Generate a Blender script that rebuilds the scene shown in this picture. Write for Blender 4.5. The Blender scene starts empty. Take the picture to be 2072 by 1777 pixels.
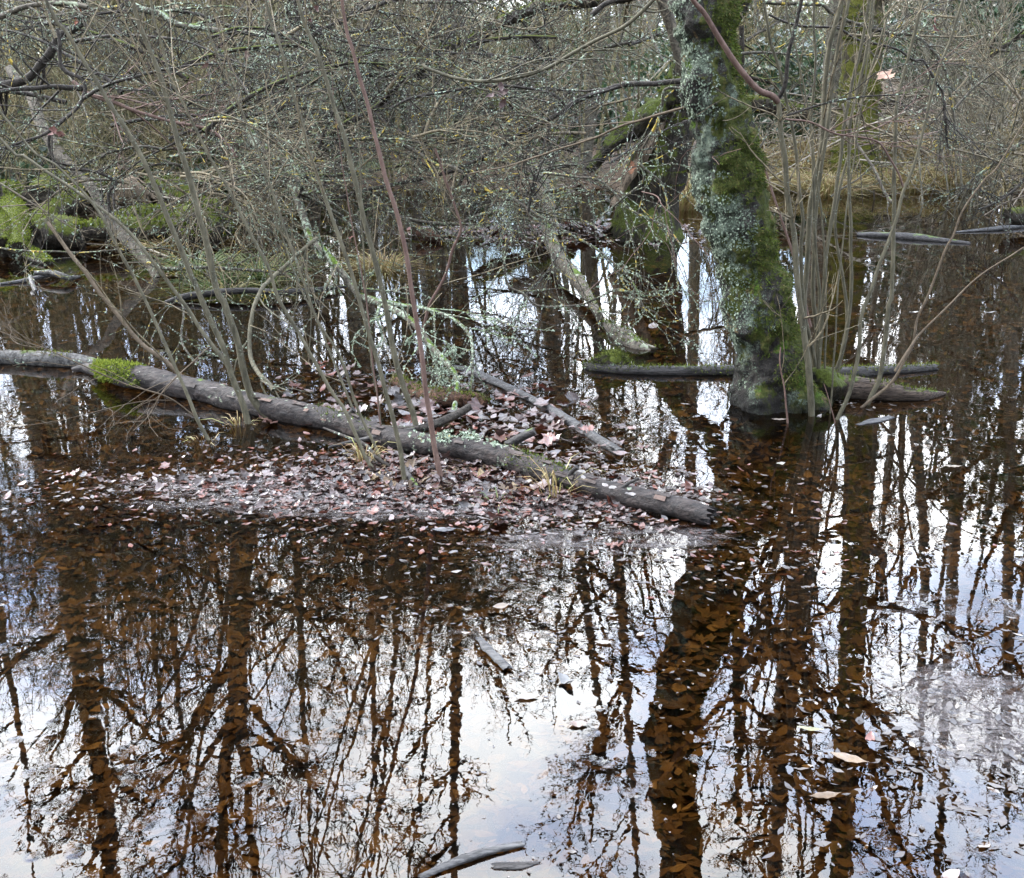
import bpy, math, random
import numpy as np
from mathutils import Vector

rng = np.random.default_rng(11)
SC = bpy.context.scene
COL = SC.collection

# ------------------------------------------------------------------ camera numbers
CAM = np.array([0.0, 0.0, 1.6]); PITCH = math.radians(18.0); F = 2500.0; CX, CY = 1036.0, 888.5
FWD = np.array([0, math.cos(PITCH), -math.sin(PITCH)]); UP = np.array([0, math.sin(PITCH), math.cos(PITCH)])
RIGHT = np.array([1.0, 0, 0])

def ray(px, py):
    return FWD + RIGHT * ((px - CX) / F) + UP * ((CY - py) / F)

def G(px, py, z=0.0):                       # where a sight line meets the level z
    d = ray(px, py); return CAM + d * ((z - CAM[2]) / d[2])

def A(px, py, Y):                           # where a sight line is Y metres away
    d = ray(px, py); return CAM + d * (Y / d[1])

def M(px, py, Y):                           # the same for something seen mirrored in the pond
    p = A(px, py, Y); p[2] = -p[2]; return p

def wid(w, p):                              # radius of something w wide in the picture at p
    return 0.5 * w * float(np.dot(np.asarray(p) - CAM, FWD)) / F

# ------------------------------------------------------------------ numeric helpers
def nrm(v):
    return v / np.maximum(np.linalg.norm(v, axis=-1, keepdims=True), 1e-9)

def _hash(i, j, k, seed):
    h = (i.astype(np.int64) * 374761393 + j.astype(np.int64) * 668265263 + k.astype(np.int64) * 2147483647 + seed * 974711) & 0xffffffff
    h = ((h ^ (h >> 13)) * 1274126177) & 0xffffffff
    h = (h ^ (h >> 16)) & 0xffffff
    return h / float(0xffffff) * 2 - 1

def vnoise(P, scale, seed=0):
    Q = np.asarray(P, float) * scale; I = np.floor(Q).astype(np.int64); f = Q - I; f = f * f * (3 - 2 * f)
    r = 0
    for a in (0, 1):
        for b in (0, 1):
            for c in (0, 1):
                w = (f[..., 0] if a else 1 - f[..., 0]) * (f[..., 1] if b else 1 - f[..., 1]) * (f[..., 2] if c else 1 - f[..., 2])
                r = r + w * _hash(I[..., 0] + a, I[..., 1] + b, I[..., 2] + c, seed)
    return r

def fbm(P, scale, seed=0, octv=4):
    s = 0; a = 1.0
    for o in range(octv):
        s = s + a * vnoise(P, scale * 2 ** o, seed + 7 * o); a *= 0.5
    return s

def spline(pts, n):                          # Catmull-Rom through the points, n samples evenly spread
    p = np.asarray(pts, float)
    if len(p) == 2:
        return p[0] + (p[1] - p[0]) * np.linspace(0, 1, n)[:, None]
    q = np.vstack([2 * p[0] - p[1], p, 2 * p[-1] - p[-2]])
    out = []
    for i in range(1, len(q) - 2):
        t = np.linspace(0, 1, 12, endpoint=False)[:, None]
        a, b, c, d = q[i - 1], q[i], q[i + 1], q[i + 2]
        out.append(0.5 * (2 * b + (c - a) * t + (2 * a - 5 * b + 4 * c - d) * t ** 2 + (3 * b - a - 3 * c + d) * t ** 3))
    out = np.vstack(out + [p[-1:]])
    s = np.r_[0, np.cumsum(np.linalg.norm(np.diff(out[:, :3], axis=0), axis=1))]
    u = np.linspace(0, s[-1], n)
    return np.stack([np.interp(u, s, out[:, k]) for k in range(out.shape[1])], 1)

# ------------------------------------------------------------------ mesh collecting
class MB:
    def __init__(self):
        self.V, self.Q, self.T, self.n = [], [], [], 0
    def add(self, V, Q=None, T=None):
        V = np.asarray(V, np.float32).reshape(-1, 3)
        if Q is not None and len(Q): self.Q.append(np.asarray(Q, np.int32).reshape(-1, 4) + self.n)
        if T is not None and len(T): self.T.append(np.asarray(T, np.int32).reshape(-1, 3) + self.n)
        self.V.append(V); self.n += len(V)
    def tubes(self, P, R, sides=3, frame=None):
        P = np.asarray(P, float); R = np.asarray(R, float)
        if P.ndim == 2: P, R = P[None], R[None]
        N, n, _ = P.shape
        T = np.empty_like(P); T[:, 1:-1] = P[:, 2:] - P[:, :-2]; T[:, 0] = P[:, 1] - P[:, 0]; T[:, -1] = P[:, -1] - P[:, -2]
        T = nrm(T)
        ref = np.where(np.abs(T[:, 0, 2:3]) > 0.8, np.array([[1.0, 0, 0]]), np.array([[0, 0, 1.0]]))
        u = nrm(np.cross(T[:, 0], ref)); U = np.empty_like(P)
        for j in range(n):
            u = nrm(u - T[:, j] * np.sum(u * T[:, j], -1, keepdims=True)); U[:, j] = u
        W = np.cross(T, U)
        a = np.arange(sides) * 2 * math.pi / sides
        D = U[:, :, None] * np.cos(a)[:, None] + W[:, :, None] * np.sin(a)[:, None]
        V = P[:, :, None] + D * R[:, :, None, None]
        idx = np.arange(N * n * sides).reshape(N, n, sides); nx = np.roll(idx, -1, axis=2)
        Q = np.stack([idx[:, :-1], nx[:, :-1], nx[:, 1:], idx[:, 1:]], -1)
        self.add(V, Q.reshape(-1, 4))
        return V, D
    def build(self, name, mat, parent=None, loc=(0, 0, 0), smooth=True):
        V = np.vstack(self.V) - np.asarray(loc, np.float32)
        Q = np.vstack(self.Q) if self.Q else np.zeros((0, 4), np.int32)
        T = np.vstack(self.T) if self.T else np.zeros((0, 3), np.int32)
        me = bpy.data.meshes.new(name)
        me.vertices.add(len(V)); me.vertices.foreach_set('co', V.astype(np.float32).ravel())
        me.loops.add(Q.size + T.size); me.loops.foreach_set('vertex_index', np.r_[Q.ravel(), T.ravel()].astype(np.int32))
        npol = len(Q) + len(T); me.polygons.add(npol)
        me.polygons.foreach_set('loop_start', np.r_[np.arange(len(Q)) * 4, Q.size + np.arange(len(T)) * 3].astype(np.int32))
        me.update(calc_edges=True)
        me.polygons.foreach_set('use_smooth', np.full(npol, smooth)); me.validate()
        me.materials.append(mat)
        o = bpy.data.objects.new(name, me); COL.objects.link(o)
        if parent is not None: o.parent = parent
        else: o.location = loc
        return o

def grow(P, R, k, ln, ang, t=(0.15, 1.0), nseg=5, rr=0.6, rtip=0.0012, bend=0.0, wig=0.15, g=None, abslen=None, side=0.0):
    g = g or rng
    N, n, _ = P.shape
    idx = np.repeat(np.arange(N), k); m = len(idx)
    tt = g.uniform(t[0], t[1], m); f = tt * (n - 1); i = np.minimum(f.astype(int), n - 2); a = (f - i)[:, None]
    pos = P[idx, i] * (1 - a) + P[idx, i + 1] * a
    d0 = nrm(P[idx, i + 1] - P[idx, i])
    r0 = (R[idx, i] * (1 - a[:, 0]) + R[idx, i + 1] * a[:, 0]) * rr
    perp = nrm(np.cross(d0, g.normal(size=(m, 3))))
    an = np.radians(g.uniform(ang[0], ang[1], m))[:, None]
    d = d0 * np.cos(an) + perp * np.sin(an)
    L = np.linalg.norm(np.diff(P, axis=1), axis=-1).sum(1)
    l = (g.uniform(ln[0], ln[1], m) * (L[idx] if abslen is None else abslen)) * (1.15 - 0.6 * tt)
    step = (l / (nseg - 1))[:, None]
    out = [pos]
    for j in range(nseg - 1):
        d = nrm(d + g.normal(size=(m, 3)) * wig + np.array([0, 0, bend])); pos = pos + d * step; out.append(pos)
    RR = np.maximum(r0, rtip)[:, None] * np.linspace(1, 0, nseg)[None] + rtip * np.linspace(0, 1, nseg)[None]
    return np.stack(out, 1), RR

def clumps(mb, P, R, count, size=(0.005, 0.013), g=None):      # small lobes of lichen along twigs
    g = g or rng
    N, n, _ = P.shape
    i = g.integers(0, N, count); f = g.uniform(0, n - 1.001, count); j = f.astype(int); a = (f - j)[:, None]
    c = P[i, j] * (1 - a) + P[i, j + 1] * a
    c = c + nrm(g.normal(size=(count, 3))) * R[i, j][:, None]
    for q in range(3):
        s = g.uniform(size[0], size[1], (count, 1))
        t1 = nrm(g.normal(size=(count, 3))); t2 = nrm(np.cross(t1, g.normal(size=(count, 3))))
        V = np.stack([c - t1 * s * .5, c + t1 * s * .5 + t2 * s * .2, c + t2 * s], 1)
        mb.add(V, T=np.arange(count * 3).reshape(-1, 3))

def tufts(mb, P, Nv, h=(0.008, 0.02), w=0.004, g=None, droop=0.0):     # short blades of moss on a surface
    g = g or rng
    m = len(P); hh = g.uniform(h[0], h[1], (m, 1))
    t = nrm(np.cross(Nv, g.normal(size=(m, 3)))) * w * g.uniform(.6, 1.6, (m, 1))
    tip = P + nrm(Nv + g.normal(size=(m, 3)) * .65 + np.array([0, 0, -droop])) * hh
    b = P - Nv * 0.003
    mb.add(np.stack([b - t, b + t, tip], 1), T=np.arange(m * 3).reshape(-1, 3))

def fat(mb, pts, radii, sides=22, step=0.03, amp=0.12, seed=0, sc=6.0, flat=1.0, cap=(True, True), rough_end=0.0, ridge=0.0):
    pts = np.asarray(pts, float)
    L = np.linalg.norm(np.diff(pts, axis=0), axis=1).sum(); n = max(8, int(L / step))
    C = spline(np.c_[pts, np.asarray(radii, float)], n); P, R = C[:, :3], C[:, 3]
    T = nrm(np.gradient(P, axis=0)); ref = np.array([0, 0, 1.0]) if abs(T[0, 2]) < .8 else np.array([1.0, 0, 0])
    u = nrm(np.cross(T[0], ref)); U = []
    for j in range(n):
        u = nrm(u - T[j] * np.dot(u, T[j])); U.append(u)
    U = np.array(U); W = np.cross(U, T)
    a = np.arange(sides) * 2 * math.pi / sides
    D = U[:, None] * np.cos(a)[:, None] + W[:, None] * np.sin(a)[:, None]
    S = P[:, None] + D * R[:, None, None]
    k = 1 + amp * fbm(S, sc, seed, 4) + amp * .5 * vnoise(S, sc * .35, seed + 3) + amp * .3 * fbm(S, sc * 7, seed + 11, 2)
    if ridge: k = k - ridge * np.abs(vnoise(np.stack([np.cos(a)[None] * 3 + 0 * R[:, None], np.sin(a)[None] * 3 + 0 * R[:, None], np.linspace(0, L, n)[:, None] * 3 + 0 * a[None]], -1), 2.2, seed + 5))
    off = D * (R[:, None] * k)[..., None]; off[..., 2] *= flat
    S = P[:, None] + off
    if rough_end:
        for e in (0, -1):
            S[e] += T[e] * (rng.normal(size=(sides, 1)) * rough_end * R[e])
    idx = np.arange(n * sides).reshape(n, sides); nx = np.roll(idx, -1, 1)
    Q = np.stack([idx[:-1], nx[:-1], nx[1:], idx[1:]], -1).reshape(-1, 4)[:, ::-1]
    base = mb.n; mb.add(S.reshape(-1, 3), Q)
    for e, c in ((0, cap[0]), (n - 1, cap[1])):
        if c:
            ctr = S[e].mean(0); ring = S[e] * .99 + ctr * .01
            inner = ctr + (ring - ctr) * .5 + T[e] * (rng.normal(size=(sides, 1)) * R[e] * .06) 
            V = np.vstack([ring, inner, [ctr - T[e] * (R[e] * .05 if e else -R[e] * .05)]])
            i0 = np.arange(sides); i1 = np.roll(i0, -1)
            Qc = np.stack([i0, i1, i1 + sides, i0 + sides], 1); Tc = np.stack([i0 + sides, i1 + sides, np.full(sides, 2 * sides)], 1)
            if e: Qc, Tc = Qc, Tc
            else: Qc, Tc = Qc[:, ::-1], Tc[:, ::-1]
            mb.add(V, Qc, Tc)
    return S, D

# ------------------------------------------------------------------ tags
def tag(o, label=None, cat=None, group=None, kind=None):
    if label: o['label'] = label
    if cat: o['category'] = cat
    if group: o['group'] = group
    if kind: o['kind'] = kind
    return o

def empty(name, loc, label, cat, group=None):
    o = bpy.data.objects.new(name, None); o.location = tuple(float(v) for v in loc); o.empty_display_size = .1
    COL.objects.link(o); return tag(o, label, cat, group)

# ------------------------------------------------------------------ materials
class NT:
    def __init__(self, name):
        self.m = bpy.data.materials.new(name); self.m.use_nodes = True; self.t = self.m.node_tree
        self.t.nodes.clear(); self.out = self.n('ShaderNodeOutputMaterial')
        self._co = None
    def n(self, typ, **kw):
        x = self.t.nodes.new(typ)
        for k, v in kw.items():
            if k in x.inputs: self.set(x.inputs[k], v)
            else: setattr(x, k, v)
        return x
    def set(self, sock, v):
        if isinstance(v, bpy.types.NodeSocket): self.t.links.new(v, sock)
        elif isinstance(v, (tuple, list)) and len(v) == 3 and sock.type == 'RGBA': sock.default_value = (*v, 1)
        else: sock.default_value = v
    @property
    def co(self):
        if self._co is None: self._co = self.n('ShaderNodeTexCoord').outputs['Object']
        return self._co
    def noise(self, s, d=3, r=.55, co=None, dist=0.0, color=False):
        x = self.n('ShaderNodeTexNoise', Scale=s, Detail=d, Roughness=r, Vector=co or self.co, Distortion=dist); return x.outputs[1 if color else 0]
    def ramp(self, f, stops, interp='LINEAR'):
        x = self.n('ShaderNodeValToRGB', Fac=f); cr = x.color_ramp; cr.interpolation = interp
        while len(cr.elements) < len(stops): cr.elements.new(.5)
        for e, (p, c) in zip(cr.elements, stops): e.position = p; e.color = (*c, 1) if len(c) == 3 else c
        return x.outputs[0]
    def step(self, f, a, b):
        x = self.n('ShaderNodeMapRange', interpolation_type='SMOOTHSTEP'); self.set(x.inputs[0], f); self.set(x.inputs[1], a); self.set(x.inputs[2], b); return x.outputs[0]
    def mix(self, f, a, b):
        x = self.n('ShaderNodeMix', data_type='RGBA'); self.set(x.inputs[0], f); self.set(x.inputs[6], a); self.set(x.inputs[7], b); return x.outputs[2]
    def math(self, op, a, b=0.0):
        x = self.n('ShaderNodeMath', operation=op); self.set(x.inputs[0], a); self.set(x.inputs[1], b); return x.outputs[0]
    def scaled(self, v):
        x = self.n('ShaderNodeMapping'); self.set(x.inputs['Vector'], self.co); x.inputs['Scale'].default_value = v; return x.outputs[0]
    def bump(self, h, d, nrmal=None, s=1.0):
        x = self.n('ShaderNodeBump', Height=h, Distance=d, Strength=s)
        if nrmal is not None: self.set(x.inputs['Normal'], nrmal)
        return x.outputs[0]
    def rand(self):
        return self.n('ShaderNodeNewGeometry').outputs['Random Per Island']
    def up(self):
        s = self.n('ShaderNodeSeparateXYZ'); self.set(s.inputs[0], self.n('ShaderNodeNewGeometry').outputs['Normal']); return s.outputs[2]
    def pz(self):
        s = self.n('ShaderNodeSeparateXYZ'); self.set(s.inputs[0], self.n('ShaderNodeNewGeometry').outputs['Position']); return s.outputs[2]
    def surf(self, color, rough=.8, normal=None, spec=.3, trans=0.0, coat=0.0):
        b = self.n('ShaderNodeBsdfPrincipled'); self.set(b.inputs['Base Color'], color); self.set(b.inputs['Roughness'], rough)
        b.inputs['Specular IOR Level'].default_value = spec
        if coat: b.inputs['Coat Weight'].default_value = coat; b.inputs['Coat Roughness'].default_value = .12
        if normal is not None: self.set(b.inputs['Normal'], normal)
        s = b.outputs[0]
        if trans:
            t = self.n('ShaderNodeBsdfTranslucent'); self.set(t.inputs['Color'], color)
            mx = self.n('ShaderNodeMixShader'); mx.inputs[0].default_value = trans
            self.t.links.new(s, mx.inputs[1]); self.t.links.new(t.outputs[0], mx.inputs[2]); s = mx.outputs[0]
        self.t.links.new(s, self.out.inputs[0]); return self.m

def bark(name, c1, c2, lich=0.0, lcol=(.34, .42, .32), moss=0.0, mcol=(.075, .12, .012), s=18, ls=55, rough=.75, yellow=False, stretch=None, bump=.004, wet=False, crack=True):
    m = NT(name); co = m.scaled(stretch) if stretch else m.co
    n1 = m.noise(s, 6, .7, co); col = m.ramp(n1, [(.33, c1), (.66, c2)])
    n0 = m.noise(s * 3.1, 6, .8, co); col = col if not crack else m.mix(m.step(n0, .36, .56), tuple(v * .35 for v in c1), col)
    if lich:
        n2 = m.noise(ls, 3, .6); n3 = m.noise(ls * .12, 2)
        f = m.math('ADD', m.math('MULTIPLY', n2, .7), m.math('MULTIPLY', n3, .45))
        k = m.step(f, .74 - lich * .2, .79 - lich * .2)
        lc = m.ramp(m.noise(ls * .6, 2), [(.35, tuple(v * .65 for v in lcol)), (.65, lcol)])
        if yellow: lc = m.mix(m.step(m.noise(ls * .25, 2), .55, .62), lc, (.34, .25, .05))
        col = m.mix(k, col, lc)
    if moss:
        n4 = m.noise(9, 4); u = m.up()
        f = m.math('ADD', m.math('MULTIPLY', u, .35), n4)
        k = m.step(f, 1.0 - moss * .6, 1.12 - moss * .6)
        mc = m.ramp(m.noise(60, 3), [(.3, tuple(v * .4 for v in mcol)), (.7, mcol)])
        col = m.mix(k, col, mc)
    return m.surf(col, rough, m.bump(m.noise(s * 2.2, 5, .7, co), bump * 1.6), .22 if wet else .15)

def islands(name, stops, rough=.6, trans=.2, spec=.3, coat=0.0, bump=False, fine=None):
    m = NT(name); col = m.ramp(m.rand(), stops)
    if fine:
        col = m.mix(m.step(m.noise(fine, 3), .35, .7), col, m.mix(.5, col, (.02, .012, .008)))
    nn = m.bump(m.noise(70, 3), .003) if bump else None
    return m.surf(col, rough, nn, spec, trans, coat)
EXPO = 2.5
# ------------------------------------------------------------------ materials used
m_olive = bark('sapling_bark', (.036, .033, .022), (.105, .094, .062), lich=.22, lcol=(.17, .18, .14), s=30, ls=120, stretch=(1, 1, .35), crack=False)
m_red = bark('reddish_bark', (.07, .042, .034), (.13, .085, .068), s=30, stretch=(1, 1, .4), crack=False)
m_tan = bark('tan_bark', (.055, .042, .028), (.11, .083, .056), s=30, crack=False)
m_twig = bark('twig_bark', (.075, .060, .040), (.21, .172, .108), s=6)
m_dark = bark('dark_bark', (.018, .015, .012), (.055, .047, .04), lich=.3, ls=60, s=25)
m_lich = bark('lichen_bark', (.035, .030, .023), (.10, .088, .066), lich=.6, ls=42, lcol=(.25, .30, .215), yellow=True, moss=.25)
m_greylog = bark('grey_log_bark', (.04, .038, .036), (.11, .105, .098), lich=.3, ls=30, moss=.2, s=14, bump=.006)
m_pale = bark('pale_bark', (.05, .043, .033), (.135, .115, .088), lich=.35, ls=26, lcol=(.24, .26, .18), moss=.2, s=12)
m_mosslog = bark('mossy_log_bark', (.014, .011, .008), (.06, .05, .038), lich=.25, moss=.6, mcol=(.07, .085, .010), s=14, bump=.008)
m_logbark = bark('wet_log_bark', (.007, .006, .006), (.042, .031, .027), lich=.22, ls=26, lcol=(.22, .25, .18), moss=.02, s=16, stretch=(.5, 1.4, 1.4), bump=.007, rough=.62, wet=True)
m_wet = bark('wet_wood', (.02, .019, .019), (.10, .097, .095), s=9, stretch=(.5, 4, 6), rough=.5, bump=.006, wet=True)
m_crust = bark('lichen_crusted_bark', (.05, .042, .032), (.11, .10, .075), lich=.8, ls=40, lcol=(.24, .28, .205), moss=.35)
m_black = bark('black_wet_wood', (.012, .010, .009), (.05, .045, .042), s=12, stretch=(.5, 3, 3), rough=.45, bump=.006, wet=True, moss=.2)
m_rot = bark('rotten_wood', (.025, .013, .008), (.10, .05, .03), s=20, bump=.01, moss=.2)
m_split = bark('split_wood', (.06, .045, .03), (.22, .17, .12), s=10, stretch=(2, 2, .4))
m_far = bark('far_bark', (.085, .077, .06), (.19, .175, .14), lich=.3, ls=20, lcol=(.22, .25, .18), moss=.2, s=9)
m_fartwig = bark('far_twig_bark', (.11, .098, .052), (.28, .25, .135), s=3)
m_crown = bark('crown_bark', (.05, .034, .022), (.10, .07, .045), s=3)
m_thick = [m_fartwig, bark('grey_twig_bark', (.09, .082, .060), (.24, .218, .16), s=3), bark('ochre_twig_bark', (.12, .095, .045), (.28, .22, .11), s=3)]
m_bg = bark('mossy_trunk_bark', (.03, .026, .016), (.10, .085, .05), lich=.3, ls=30, lcol=(.2, .22, .14), moss=.95, mcol=(.11, .115, .018), s=12, stretch=(1, 1, .3), bump=.015)
m_back = bark('dark_mossy_trunk_bark', (.006, .005, .003), (.030, .024, .013), moss=.75, mcol=(.055, .07, .008), s=16, stretch=(1, 1, .35), bump=.02)
m_moss = islands('moss_blades', [(0, (.022, .028, .005)), (.5, (.055, .070, .010)), (.85, (.105, .125, .018)), (1, (.165, .17, .03))], .9, .3)
m_mossdk = islands('trunk_moss_blades', [(0, (.02, .03, .005)), (.45, (.05, .07, .01)), (.8, (.085, .12, .012)), (1, (.12, .095, .035))], .9, .25)
m_mossgn = islands('olive_moss_blades', [(0, (.03, .045, .006)), (.5, (.075, .10, .012)), (1, (.14, .15, .02))], .9, .25)
m_mossbr = islands('bright_moss_blades', [(0, (.04, .055, .006)), (.5, (.10, .135, .014)), (1, (.22, .25, .035))], .9, .3)
m_fleck = islands('lichen_flecks', [(0, (.04, .052, .036)), (.5, (.09, .115, .08)), (.9, (.17, .205, .15)), (1, (.26, .3, .22))], .9, 0)
m_lichen = islands('lichen_lobes', [(0, (.15, .19, .13)), (.6, (.26, .31, .23)), (.9, (.34, .38, .3)), (1, (.24, .18, .05))], .9, .15)
m_bedleaf = islands('sunk_leaf', [(0, (.028, .016, .007)), (.35, (.048, .028, .012)), (.7, (.075, .045, .019)), (.93, (.11, .075, .034)), (1, (.19, .14, .07))], .6, 0, bump=True, fine=40)
m_litter = islands('wet_leaf', [(0, (.018, .013, .012)), (.25, (.025, .015, .012)), (.5, (.042, .024, .020)), (.64, (.11, .026, .012)), (.84, (.062, .036, .032)), (1, (.14, .105, .10))], .38, .1, .4, coat=.3, bump=True, fine=60)
m_flake = islands('floating_flake', [(0, (.02, .016, .014)), (.5, (.035, .028, .025)), (.93, (.06, .05, .042)), (1, (.2, .17, .14))], .4, 0, .4, coat=.1)
m_ivy = islands('ivy_leaf', [(0, (.012, .026, .012)), (.5, (.028, .056, .026)), (.85, (.06, .10, .05)), (1, (.13, .16, .06))], .34, .25, .5)
m_straw = islands('straw_blade', [(0, (.14, .09, .04)), (.5, (.26, .19, .085)), (.8, (.19, .19, .06)), (1, (.34, .27, .15))], .7, .3)
m_green = islands('green_blade', [(0, (.03, .045, .012)), (.45, (.06, .10, .025)), (.7, (.12, .13, .04)), (1, (.25, .2, .1))], .6, .35)
m_brush = islands('brush_stick', [(0, (.06, .045, .032)), (.6, (.17, .14, .105)), (1, (.28, .25, .2))], .8, 0)

def leafmat(name, c, rough=.45, coat=.3):
    m = NT(name); n = m.noise(55, 4)
    return m.surf(m.ramp(n, [(.3, tuple(v * .6 for v in c)), (.7, c)]), rough, m.bump(n, .002), .5, .1, coat)

# ------------------------------------------------------------------ ground and water
def sstep(a, b, x):
    t = np.clip((x - a) / (b - a), 0, 1); return t * t * (3 - 2 * t)

ISL = [(*G(880, 985)[:2], 1.0, .5, .105), (*G(930, 930)[:2], .45, .22, .035), (*G(1130, 478)[:2], .85, .45, .2), (*G(455, 560)[:2], .75, .4, .14),
       (*G(765, 528)[:2], .35, .3, .15), (*G(1690, 830)[:2], .35, .18, .115), (*G(2020, 1400)[:2], .35, .4, .07), (*G(240, 470)[:2], .9, .5, .12)]
def bed(x, y):
    x = np.asarray(x, float); y = np.asarray(y, float); z0 = np.zeros_like(x)
    Pn = np.stack([x, y, z0], -1)
    e = 13.9 + .5 * vnoise(Pn, .5, 3) - 3.2 * sstep(-2.3, -3.2, -(-x) * 1.0) - 0.0 * x
    e = np.where(x > 4.8, e - 1.2 * sstep(4.8, 6.0, x), e)
    b = -.125 - .14 * sstep(1.0, 2.2, x) * sstep(3.5, 5, y) + .035 * vnoise(Pn, 1.1, 5) + .012 * vnoise(Pn, 5, 6)
    t = sstep(e - .9, e + 1.0, y)
    land = .10 + .035 * np.clip(y - e, 0, 40) + .07 * vnoise(Pn, .7, 9)
    z = b * (1 - t) + land * t
    for (ix, iy, rx, ry, h) in ISL:
        z = z + h * np.exp(-((x - ix) / rx) ** 2 - ((y - iy) / ry) ** 2)
    return z

gx = np.r_[np.linspace(-110, -12, 26)[:-1], np.linspace(-12, 12, 241), np.linspace(12, 110, 26)[1:]]
gy = np.r_[np.linspace(-12, 1, 8)[:-1], np.linspace(1, 22, 241), np.geomspace(22.3, 160, 40)]
X, Y = np.meshgrid(gx, gy); Zb = bed(X, Y)
mb = MB(); i = np.arange(X.size).reshape(X.shape)
mb.add(np.stack([X, Y, Zb], -1), np.stack([i[:-1, :-1], i[:-1, 1:], i[1:, 1:], i[1:, :-1]], -1))
m = NT('forest_floor')
c = m.ramp(m.noise(9, 8, .7), [(.25, (.018, .011, .006)), (.5, (.06, .036, .018)), (.75, (.11, .07, .04))])
c = m.mix(m.step(m.pz(), -.02, -.09), c, m.ramp(m.noise(14, 5), [(.3, (.006, .005, .003)), (.7, (.022, .014, .007))]))
c = m.mix(m.math('MULTIPLY', m.step(m.noise(.9, 4), .52, .68), m.step(m.pz(), -.03, .05)), c, m.ramp(m.noise(25, 4), [(.3, (.02, .028, .008)), (.7, (.06, .075, .02))]))
m_floor = m.surf(c, .9, m.bump(m.noise(22, 6, .7), .03))
tag(mb.build('ground', m_floor), kind='structure')

m = NT('pond_water'); co = m.co
big = m.noise(4.0, 2, .5); fine = m.noise(26, 2, .5, m.scaled((1, .8, 1)))
amt = m.step(m.noise(.55, 2), .35, .65)
v = m.n('ShaderNodeTexVoronoi', Scale=13.0, Vector=co); v.inputs['Randomness'].default_value = 1.0
patch = m.step(m.noise(1.1, 3), .50, .62)
dim = m.math('MULTIPLY', m.step(v.outputs['Distance'], .30, .0), patch)
ang = m.noise(60, 2)
n1 = m.bump(big, .00045)
n2 = m.bump(m.math('MULTIPLY', fine, m.math('ADD', m.math('MULTIPLY', amt, .9), .25)), .000115, n1)
n3 = m.bump(m.math('MULTIPLY', dim, m.math('ADD', ang, .3)), .0011, n2)
fr = m.n('ShaderNodeFresnel', IOR=1.333); m.set(fr.inputs['Normal'], n3)
tr = m.n('ShaderNodeBsdfTransparent'); m.set(tr.inputs[0], (.54, .39, .215))
gl = m.n('ShaderNodeBsdfGlossy'); gl.inputs['Roughness'].default_value = .0; m.set(gl.inputs['Normal'], n3); m.set(gl.inputs['Color'], (1, 1, 1))
mx = m.n('ShaderNodeMixShader'); m.set(mx.inputs[0], fr.outputs[0]); m.t.links.new(tr.outputs[0], mx.inputs[1]); m.t.links.new(gl.outputs[0], mx.inputs[2])
# film of scum, pollen and rotted bits drifting in patches
fm = None
for (px, py, rx, ry, a_) in ((860, 1000, 1.3, .36, 1.0), (560, 985, .9, .24, .8), (1250, 1090, .7, .2, .75), (1990, 1450, .34, .42, .85), (1960, 1230, .45, .25, .6), (1010, 1275, .35, .12, .55), (1960, 400, 1.4, .6, .4), (1100, 880, .5, .3, .5)):
    g_ = G(px, py); vm = m.n('ShaderNodeVectorMath', operation='SUBTRACT'); m.set(vm.inputs[0], co); vm.inputs[1].default_value = (g_[0], g_[1], 0)
    vd = m.n('ShaderNodeVectorMath', operation='MULTIPLY'); m.set(vd.inputs[0], vm.outputs[0]); vd.inputs[1].default_value = (1 / rx, 1 / ry, 0)
    vl = m.n('ShaderNodeVectorMath', operation='LENGTH'); m.set(vl.inputs[0], vd.outputs[0]); e_ = m.math('MULTIPLY', m.step(vl.outputs['Value'], 1.35, .25), a_)
    fm = e_ if fm is None else m.math('MAXIMUM', fm, e_)
stre = m.noise(7, 6, .75, m.scaled((.6, 1.6, 1)), 1.2)
fk_ = m.step(m.math('ADD', m.math('MULTIPLY', fm, .55), m.math('MULTIPLY', stre, .85)), .70, .95)
fd = m.n('ShaderNodeBsdfDiffuse'); m.set(fd.inputs[0], m.ramp(m.noise(90, 4, .8), [(.38, (.008, .006, .005)), (.52, (.045, .036, .034)), (.68, (.15, .135, .135))]))
fg = m.n('ShaderNodeBsdfGlossy'); fg.inputs['Roughness'].default_value = .07; m.set(fg.inputs['Normal'], m.bump(m.noise(42, 5, .75, None, 1.5), .0045, n3)); m.set(fg.inputs['Color'], (1, 1, 1))
fx = m.n('ShaderNodeMixShader'); m.set(fx.inputs[0], m.math('MULTIPLY', fr.outputs[0], .9)); m.t.links.new(fd.outputs[0], fx.inputs[1]); m.t.links.new(fg.outputs[0], fx.inputs[2])
fy = m.n('ShaderNodeMixShader'); m.set(fy.inputs[0], m.math('MULTIPLY', fk_, .62)); m.t.links.new(mx.outputs[0], fy.inputs[1]); m.t.links.new(fx.outputs[0], fy.inputs[2])
m.t.links.new(fy.outputs[0], m.out.inputs[0])
mb = MB(); wx = np.linspace(-40, 40, 5); wy = np.linspace(-10, 22, 5); X, Y = np.meshgrid(wx, wy); i = np.arange(25).reshape(5, 5)
mb.add(np.stack([X, Y, X * 0], -1), np.stack([i[:-1, :-1], i[:-1, 1:], i[1:, 1:], i[1:, :-1]], -1))
tag(mb.build('water', m.m), kind='structure')

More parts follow.
